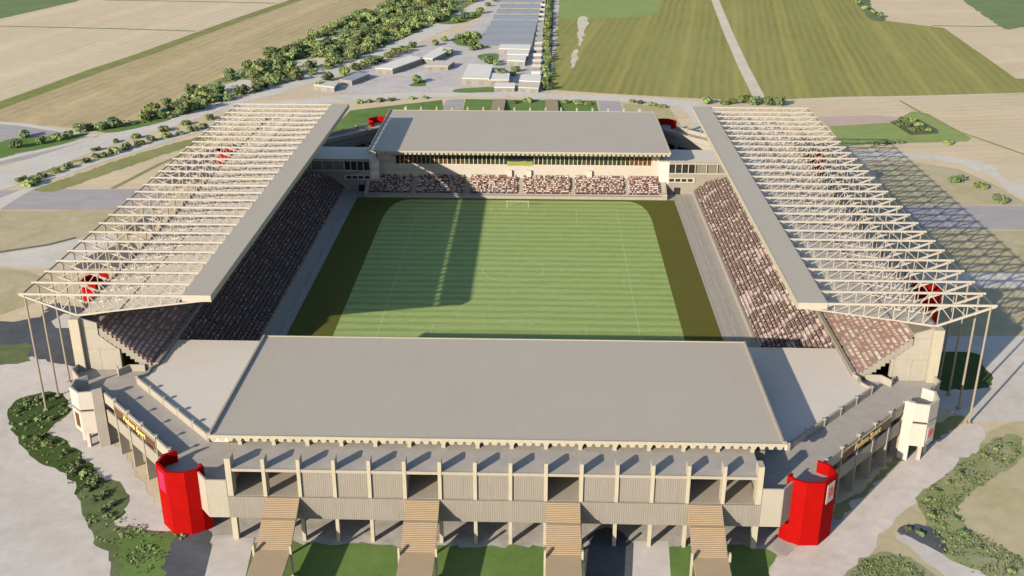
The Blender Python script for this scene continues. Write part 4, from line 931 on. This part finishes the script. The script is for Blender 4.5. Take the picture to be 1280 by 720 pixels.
def plants(spots, kinds, kind, label, cat, group, smin, smax, tname, ellip=1.0):
    protos = {}
    for i, (x, y) in enumerate(spots):
        k = random.randrange(len(kinds)); z = 0
        if k not in protos:
            t = protos[k] = make_plant(kind, label, cat, *kinds[k], group, tname); t.location = (x,y,z); t.rotation_euler.z = random.uniform(0,6.28); t.scale = (random.uniform(smin,smax),)*3
        else:
            t = copy_thing(protos[k], (x,y,z), random.uniform(0,6.28), random.uniform(smin,smax))
        s = t.scale[0]; t.scale = (s*ellip, s*random.uniform(.85,1.15)*ellip, s*random.uniform(.85,1.15))
def inside(p, poly):
    c = False; n = len(poly)
    for i in range(n):
        a, b_ = poly[i], poly[i-1]
        if (a[1] > p[1]) != (b_[1] > p[1]) and p[0] < (b_[0]-a[0])*(p[1]-a[1])/(b_[1]-a[1])+a[0]: c = not c
    return c
rnd = random.Random(5); wood = []
bare = [p[4] for p in POLYS if p[0] == 'bare_patch']
while len(wood) < 285:
    y = 155 + 470*rnd.random()**1.15; x = rnd.uniform(-190,-20)
    if inside((x,y), WOOD) and not any(inside((x,y), q) for q in bare) and all((x-a)**2+(y-b_)**2 > 10 for a,b_ in wood): wood.append((x,y))
plants(wood, TREEK, 'tree', 'leafy green tree in the wooded strip between the straw field and the road', 'tree', 'trees of the wooded strip', .75, 1.35, 'trunk')
plants(YARDTREES, TREEK, 'tree', 'leafy tree among the white buildings and yards behind the far stand', 'tree', 'trees in the industrial yards', .7, 1.2, 'trunk')
hd = [(HEDGE[0][0]+(HEDGE[1][0]-HEDGE[0][0])*k/60+rnd.uniform(-1.2,1.2), HEDGE[0][1]+(HEDGE[1][1]-HEDGE[0][1])*k/60) for k in range(48)]
plants(hd, TREEK, 'tree', 'green tree in the row along the left edge of the big green field', 'tree', 'trees along the green field edge', .55, .95, 'trunk')
plants(ROADSIDE, BUSHK, 'bush', 'dark low bush between the roads left of the stadium', 'bush', 'roadside bushes left of the stadium', 1.1, 1.8, 'stem')
plants(RINGBUSH, BUSHK, 'bush', 'low dark bush along the ring road behind the far stand', 'bush', 'bushes along the ring road', 1.0, 1.6, 'stem')
plants(RIGHTTREES, BUSHK, 'bush', 'wide dark bush beside the curved road on the right', 'bush', 'bushes by the curved road', 1.6, 2.1, 'stem')
plants(FIELDBUSH, TREEK, 'tree', 'dark tree at the edge of the big green field', 'tree', 'trees at the field edge', .7, 1.1, 'trunk')
plants(TOWNTREES, TREEK, 'tree', 'leafy tree by the plots at the left edge of the view', 'tree', 'trees by the left plots', .6, .9, 'trunk')
plants(LEFTSHRUBS, BUSHK, 'shrub', 'low shrub in the shade-darkened planted bed left of the front left terrace', 'shrub', 'shrubs in the left bed', .45, .8, 'stem')
plants(RIGHTSHRUBS, BUSHK, 'shrub', 'low scrubby shrub on the grass at the lower right', 'shrub', 'shrubs at the lower right', .3, .6, 'stem')
plants(GARDENBUSH, BUSHK, 'shrub', 'garden shrub in the green plot right of the stadium', 'shrub', 'shrubs in the garden plot', .9, 1.5, 'stem')

def scrub(name, label, cat, poly, n, size, hgt, mats, seed, keep=lambda p: True):
    """one uncountable mass of low leaf tufts over an outline"""
    g = random.Random(seed); xs = [p[0] for p in poly]; ys = [p[1] for p in poly]; vs, fs, mi = [], [], []
    hot = [(g.uniform(min(xs),max(xs)), g.uniform(min(ys),max(ys)), g.uniform(*((4,14) if n > 9000 else (1.5,4.0)))) for _ in range(46)]
    k = 0
    while k < n:
        x, y = g.uniform(min(xs),max(xs)), g.uniform(min(ys),max(ys))
        if not inside((x,y), poly) or not keep((x,y)): continue
        k += 1
        if not any((x-a)**2+(y-b_)**2 < r*r for a,b_,r in hot) and g.random() < (.55 if n > 9000 else .9): continue
        s = Vector((g.uniform(-1,1),g.uniform(-1,1),g.uniform(-.45,.45))).normalized(); u = s.cross(Vector((g.uniform(-.5,.5),g.uniform(-.5,.5),1))).normalized()
        q = size*g.uniform(.5,1.4); p = Vector((x,y,.12+hgt*g.random()**1.6)); o = len(vs)
        vs += [tuple(p+s*q), tuple(p+u*q*.8), tuple(p-s*q), tuple(p-u*q*.8)]; fs.append((o,o+1,o+2,o+3)); mi.append(g.randrange(len(mats)))
    me = bpy.data.meshes.new(name); me.from_pydata(vs, [], fs)
    for m in mats: me.materials.append(M[m])
    me.polygons.foreach_set('material_index', mi); o = bpy.data.objects.new(name, me); COL.objects.link(o); tag(o, label, cat, kind='stuff')
clear = lambda p: not any(inside(p, q) for q in bare)
scrub('scrub', 'low mottled green scrub filling the wooded strip beside the road', 'scrub', WOOD, 15000, .95, 1.7, ['leaf_mid','leaf_dark','leaf_mid'], 3, clear)
scrub('rough_grass', 'dark rough growth covering the bed left of the front left terrace', 'ground cover', LEFTBED, 2600, .30, .3, ['leaf_dark','leaf_mid'], 4)
scrub('rough_grass', 'scrubby rough grass on the bank right of the front right terrace', 'ground cover', RIGHTBED, 1900, .24, .22, ['leaf_mid','leaf_dark'], 6)
scrub('rough_grass', 'rough grass patch at the bottom right edge of the view', 'ground cover', LOWBED, 420, .22, .2, ['leaf_mid','leaf_dark'], 8)
# ------------------------------------------------------------------ yard buildings
def building(name, label, pts, h, roofm, group, pitch=0):
    c = Vector((sum(p[0] for p in pts)/4, sum(p[1] for p in pts)/4)); t = thing(name, label, 'building', (c.x,c.y,0), 0, group)
    b = MB(); h *= .55; b.prism(pts, 0, h); b.build('wall','wall_pale',t)
    big = [tuple(c + (Vector(p)-c)*1.03) for p in pts]; b = MB()
    if pitch:
        a0, a1, a2, a3 = big; m0 = ((a0[0]+a3[0])/2,(a0[1]+a3[1])/2,h+pitch); m1 = ((a1[0]+a2[0])/2,(a1[1]+a2[1])/2,h+pitch)
        b.add([(*a0,h),(*a1,h),(*a2,h),(*a3,h),m0,m1], [(0,1,5,4),(3,4,5,2),(0,4,3),(1,2,5),(0,3,2,1)])
    else: b.prism(big, h, h+.3)
    b.build('roof',roofm,t)
    a0, a1 = Vector(pts[0]), Vector(pts[1]); d = (a1-a0).normalized(); n = Vector((d.y,-d.x))*.06
    for u in (.22,.72):
        p = a0.lerp(a1,u) + n; b = MB(); b.wall(p - d*1.1, p + d*1.1, 0, min(3.2,h*.7), .1); b.build('door','door_grey',t)
    return t
for i, (x0,x1,y0,y1) in enumerate(WAREHOUSES):
    building('warehouse', 'long blue-grey roofed warehouse in the row stretching to the horizon, number %s from the stadium' % ['one','two','three','four','five','six','seven','eight'][i], [(x0,y0),(x1,y0),(x1+.5,y0+(y1-y0)*.8),(x0+.5,y0+(y1-y0)*.8)], 2.2, 'roof_blue', 'rows of blue-grey warehouses', .8)
for i, (k, pts, h) in enumerate(YARD_BUILDINGS):
    lab = ['large white flat roofed hall at the front of the yard','white annex right of the large hall','low narrow white building by the ring road','white building beside the tree row, nearest the road','pale low shed in front of the white building','long white hall left in the yard, nearer half','long white hall left in the yard, farther half','pale faceted building in the middle of the yard','blue-grey roofed hall at the left end of the yard','pale building at the far left corner of the yard','white hall in front of the warehouses','narrow white hall right before the warehouses','wide white hall next to the first warehouse'][i]
    building('hall', lab, pts, h, {'white':'roof_white','pale':'roof_pale','blue':'roof_blue'}[k], 'halls in the industrial yard')
for x0, x1, y in SHEDS:
    building('shed', 'small pale shed in the row beside the trees right of the warehouses', [(x0,y),(x1,y),(x1,y+6),(x0,y+6)], 3.2, random.choice(['roof_white','roof_pale','roof_blue']), 'small sheds beside the tree row', 1.0)
# ------------------------------------------------------------------ light, sky, camera
w = bpy.data.worlds.new('World'); S.world = w; w.use_nodes = True; nt = w.node_tree
sky = nt.nodes.new('ShaderNodeTexSky'); sky.sky_type = 'NISHITA'; sky.sun_disc = False
sd = Vector((-1.8,-2.25,1.0)).normalized(); el = math.asin(sd.z)
sky.sun_elevation = el; sky.sun_rotation = math.atan2(sd.x, sd.y)
sky.altitude = 20; sky.air_density = 1.0; sky.dust_density = .6; sky.ozone_density = 1.5
bg = nt.nodes['Background']; nt.links.new(sky.outputs[0], bg.inputs['Color']); bg.inputs['Strength'].default_value = SKY
sun = bpy.data.lights.new('sun','SUN'); sun.energy = SUN; sun.angle = R(.5); sun.color = (1,.89,.69)
so = bpy.data.objects.new('sun', sun); COL.objects.link(so); so.rotation_euler = (-sd).to_track_quat('-Z','Y').to_euler(); so.location = (-200,-250,200)
cam = bpy.data.cameras.new('camera'); co = bpy.data.objects.new('camera', cam); COL.objects.link(co); S.camera = co
ya, pi, ro = R(1.6), R(22.92), R(.06)
fw = Vector((-math.sin(ya)*math.cos(pi), math.cos(ya)*math.cos(pi), -math.sin(pi))); rt = Vector((math.cos(ya), math.sin(ya), 0)); up = rt.cross(fw)
r2 = rt*math.cos(ro) + up*math.sin(ro); u2 = -rt*math.sin(ro) + up*math.cos(ro)
co.matrix_world = Matrix(((r2.x,u2.x,-fw.x,7.96),(r2.y,u2.y,-fw.y,-297.12),(r2.z,u2.z,-fw.z,119.95),(0,0,0,1)))
cam.sensor_width = 36; cam.lens = 1347.14/1280*36; cam.clip_start = 1; cam.clip_end = 8000
S.view_settings.view_transform = 'Standard'; S.view_settings.look = 'None'; S.view_settings.gamma = 1; S.view_settings.exposure = EXPO
S.cycles.max_bounces = 6; S.cycles.transparent_max_bounces = 8
